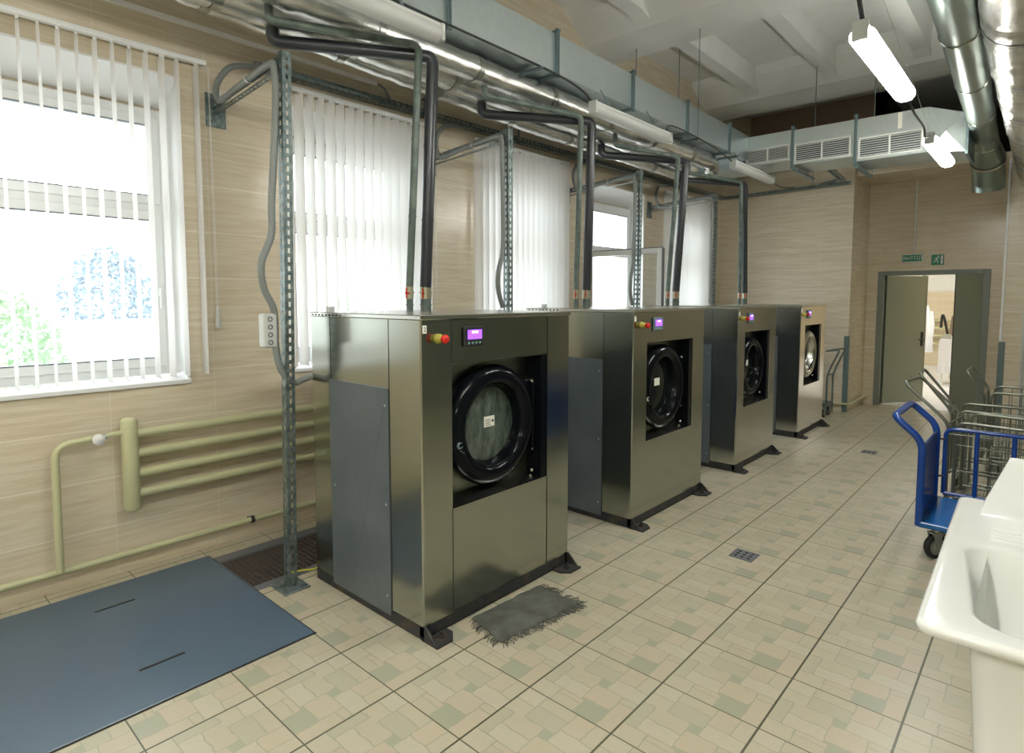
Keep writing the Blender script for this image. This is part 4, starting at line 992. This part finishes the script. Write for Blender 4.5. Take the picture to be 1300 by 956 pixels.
# raised sloping back rising from the far rim, with drain grooves
m = MB()
prof = [(2.84, .849), (2.87, .858), (2.90, .885), (2.93, .95), (2.955, 1.035), (2.975, 1.055), (3.0, 1.05), (3.02, .86)]
vs = []
for y, z in prof: k = max(0, (z-.86)/.2); vs += [(-.165+.075*k, y, z), (.92, y, z)]
m.add(vs, [(2*i, 2*i+1, 2*i+3, 2*i+2) for i in range(len(prof)-1)]+[tuple(2*i for i in range(len(prof))), tuple(2*i+1 for i in reversed(range(len(prof))))], True)
m.build('raised_back', M['enamel'], r)
m = MB()
for k in range(4): m.tube([(-.12, 2.56+k*.04, .848), (.8, 2.57+k*.04, .848)], .007, 10)
m.build('drain_ridge', M['enamel'], r)
m = MB(); 
lo = [rect_loop(-.085, .80, 1.87, 2.75, .06, 0.0), rect_loop(-.10, .82, 1.85, 2.80, .06, .5), rect_loop(-.12, .86, 1.83, 2.9, .06, zr-.03)]
vs = [v for l in lo for v in l]; m.add(vs, [(i*n+k, i*n+(k+1) % n, (i+1)*n+(k+1) % n, (i+1)*n+k) for i in range(2) for k in range(n)], True); m.build('pedestal', M['enamel'], r)
m = MB(); m.lathe((.35, 2.2, zr-.214), (0, 0, 1), [(.035, 0), (.035, .004), (.025, .004), (0, .001)], 20); m.build('drain_hole', M['caster_grey'], r)

# ------------------------------------------------------------------ room beyond the door
FX0, FX1, FY = -4.2, 1.2, 17.9
m = MB(); m.box(FX0, FX1, YD+.1, FY+.1, -.15, 0); struct(m.build('floor_next_room', M['tile_white']))
m = MB(); m.box(FX0, FX1, FY, FY+.15, 0, 1.83); m.box(FX0, FX1, FY, FY+.15, 2.95, 3.4); struct(m.build('wall_next_room_end', M['wall_x']))
m = MB(); m.box(FX0-.1, FX0, YD+.1, FY+.1, 0, 3.4); struct(m.build('wall_next_room_left', M['wall_y']))
m = MB(); m.box(FX1, FX1+.1, YD+.1, FY+.1, 0, 3.4); struct(m.build('wall_next_room_right', M['wall_y']))
m = MB(); m.box(FX0-.1, FX1+.1, YD+.1, FY+.15, 3.35, 3.5); struct(m.build('ceiling_next_room', M['ceiling']))
m = MB(); frame_rect(m, FX0, FX1, FY+.02, FY+.10, 1.83, 2.95, .05)
for q in range(5): m.box(FX0+.9*(q+1)-.03, FX0+.9*(q+1)+.03, FY+.02, FY+.08, 1.83, 2.95)
struct(m.build('window_7', M['pvc']))
lampn = lamp(-1.9, 13.2, 3.0, True, 'lit fluorescent lamp in the next room seen through the door gap', 1.28)
lamp(-.6, 12.6, 3.0, True, 'lit fluorescent lamp in the next room hidden behind the door leaves', 1.28, 'lamps in the next room'); lamp(-3.2, 14.5, 3.0, True, 'lit fluorescent lamp in the next room hidden behind the door leaves', 1.28, 'lamps in the next room')
r = thing('ironing_table', (-1.35, 14.5, 0), 'white clothed ironing table in the next room, seen through the door gap', 'table')
TX = -1.565
m = MB(); m.bbox(TX, TX+.58, 13.9, 15.3, .84, .88); m.build('table_top', M['white_cloth'], r)
def dr_fn(u, v): return Vector((TX-.01+.02*math.sin(u*40)*v, 13.9+1.4*u, .86-.62*v))
m = MB(); m.grid(60, 4, dr_fn)
m.grid(30, 4, lambda u, v: Vector((TX-.01+.4*u, 13.88+.02*math.sin(u*26)*v, .86-.62*v))); m.build('draped_cloth', M['white_cloth'], r, solid=False)
for x in (TX+.04, TX+.5):
    for y in (13.95, 15.25): MB().tube([(x, y, 0), (x, y, .84)], .018, 8).build('leg', M['sign_white'], r)
def coat(x, y, w, m_, label, z1=1.5, z0=.55):
    n = 24; mm = MB()
    def fn(u, v):
        a = 2*PI*u; k = (.35+.65*min(1, v*3))*(1+.25*v); return Vector((x+w*k*math.cos(a)*(1+.08*math.sin(a*5)*v), y+.10*k*math.sin(a)*(1+.15*math.sin(a*4)*v), z1-(z1-z0)*v))
    mm.grid(n, 8, fn); o = thing('hanging_coat', (x, y, z1), label, 'coat'); mm.build('coat_body', m_, o, solid=False)
    mm = MB(); mm.tube([(x, y, z1-.02), (x, y, z1+.06)], .006, 6); mm.tube(arc((x, y, z1+.08), .02, -PI/2, PI, 8, (1, 0, 0), (0, 0, 1)), .004, 6); mm.build('coat_hook', M['caster_grey'], o)
    for s_ in (-1, 1):
        mm = MB(); mm.tube([(x+s_*w*.7, y, z1-.12), (x+s_*w*1.05, y-.02, z1-.4), (x+s_*w*1.0, y-.03, z1-.62)], [.05, .045, .04], 10); mm.build('sleeve', m_, o)
coat(-1.90, 14.6, .11, M['white_cloth'], 'long white coat hanging in the next room beside the wide door leaf', 1.52, .58)
coat(-1.42, 15.3, .10, M['brown_cloth'], 'brown garment hanging in the next room beside the narrow door leaf', 1.42, 1.02)
r = thing('pipe_radiator', (-2.1, FY-.15, .6), 'cream pipe radiator on the far wall of the next room', 'radiator')
for z in (.55, .75, .95, 1.12): MB().tube([(-2.9, FY-.12, z), (-1.2, FY-.12, z)], .035, 10).build('radiator_pipe', M['cream'], r)
for x in (-2.9, -1.2): MB().tube([(x, FY-.12, 0), (x, FY-.12, 1.2)], .05, 12).build('header_pipe', M['cream'], r)
r = thing('steam_iron', (-1.5, 14.1, .88), 'steam iron with a dark handle and hose hanging above the ironing table', 'iron')
m = MB(); m.tube(spline([(-1.58, 14.1, 1.10), (-1.57, 14.1, 1.32), (-1.54, 14.1, 1.30), (-1.47, 14.1, .98)], 8), .022, 10); m.build('hose', M['black_matt'], r)
m = MB(); m.prism([(-1.57, .885), (-1.40, .885), (-1.42, .97), (-1.53, .98)], 1, 14.03, 14.17); m.build('iron_body', M['caster_grey'], r)

# ------------------------------------------------------------------ outside
m = MB(); m.box(-60, -4.56, -40, 60, -.9, -.8); struct(m.build('ground_outside', M['yard']))
def bush(x, y, R, H, m_, label, nm='bush', n=1500, seed=1):
    rnd = random.Random(seed); o = thing(nm, (x, y, -.8), label, 'plant'); mm = MB(); mm.tube([(x, y, -.8), (x, y, -.8+H*.55)], [.09, .05], 8); mm.build('trunk', M['brick'], o)
    mm = MB()
    for k in range(n):
        a = rnd.uniform(0, 2*PI); b = math.acos(rnd.uniform(-1, 1)); q = R*rnd.uniform(.55, 1); c = Vector((x+q*math.sin(b)*math.cos(a), y+q*math.sin(b)*math.sin(a), -.8+H*.5+H*.5*rnd.uniform(.6, 1)*math.cos(b)))
        u = Vector((rnd.gauss(0, 1), rnd.gauss(0, 1), rnd.gauss(0, 1))).normalized(); v = u.orthogonal().normalized(); s_ = R*.085
        mm.add([c-u*s_, c+v*s_*.5, c+u*s_, c-v*s_*.5], [(0, 1, 2, 3)])
    mm.build('foliage', m_, o, solid=False)
bush(-15, 1.9, 1.0, 2.7, M['grass'], 'green leafy bush in the yard seen at the left edge of the first window', seed=2)
bush(-30, 7.4, 1.9, 4.7, M['leaf_blue'], 'dark bluish tree far beyond the yard, seen through the first window', 'tree', seed=3); bush(-30, 11.6, 1.7, 4.4, M['leaf_blue'], 'rounder dark tree beyond the fence, right of the bluish tree', 'tree', seed=5)
bush(-16, 10.5, 1.3, 2.8, M['grass'], 'green bush outside the second window', seed=6)
r = thing('yard_fence', (-22, 5, -.8), 'grey panel fence across the yard outside the windows', 'fence')
for k in range(14): y = -6+k*2.6; MB().bbox(-22.1, -22, y, y+2.5, -.8, 1.0).build('fence_panel', M['fence'], r)
for k in range(15): y = -6.05+k*2.6; MB().bbox(-22.15, -21.95, y-.05, y+.1, -.8, 1.1).build('fence_post', M['fence'], r)
r = thing('brick_outbuilding', (-32, 3.6, -.8), 'low red brick outbuilding far across the yard', 'building')
m = MB(); m.box(-35, -32, 2.2, 5.0, -.8, 2.6); m.build('wall', M['brick'], r); m = MB(); m.prism([(2.0, 2.6), (5.2, 2.6), (3.6, 3.4)], 0, -35.1, -31.9); m.build('roof', M['fence'], r)

# ------------------------------------------------------------------ light, camera
w = bpy.data.worlds.new('sky'); SC.world = w; w.use_nodes = True
bg = w.node_tree.nodes['Background']; bg.inputs[0].default_value = (.86, .93, 1, 1); bg.inputs[1].default_value = 4.6
for i, (a, b) in enumerate(WINS):
    l = bpy.data.lights.new('window_portal', 'AREA'); l.shape = 'RECTANGLE'; l.size = b-a; l.size_y = 1.7; l.cycles.is_portal = True
    o = bpy.data.objects.new('window_portal', l); COL.objects.link(o); o.location = (XO-.02, (a+b)/2, 2.05); o.rotation_euler = (PI/2, 0, -PI/2)
cd = bpy.data.cameras.new('camera'); cam = bpy.data.objects.new('camera', cd); COL.objects.link(cam); SC.camera = cam
cd.sensor_fit = 'HORIZONTAL'; cd.sensor_width = 36; cd.lens = 757/1300*36; cd.shift_y = -45/1300; cd.clip_start = .05; cd.clip_end = 200
cam.location = (0, 0, 1.67); cam.rotation_euler = (math.radians(90-4.118), 0, math.radians(42.151))
vs_ = SC.view_settings; vs_.view_transform = 'Standard'; vs_.look = 'None'; vs_.gamma = 1; vs_.use_curve_mapping = False; vs_.exposure = 0.45
SC.cycles.max_bounces = 8; SC.cycles.diffuse_bounces = 5; SC.cycles.glossy_bounces = 4; SC.cycles.transparent_max_bounces = 12
SC.cycles.sample_clamp_indirect = 8; SC.cycles.caustics_reflective = False; SC.cycles.caustics_refractive = False
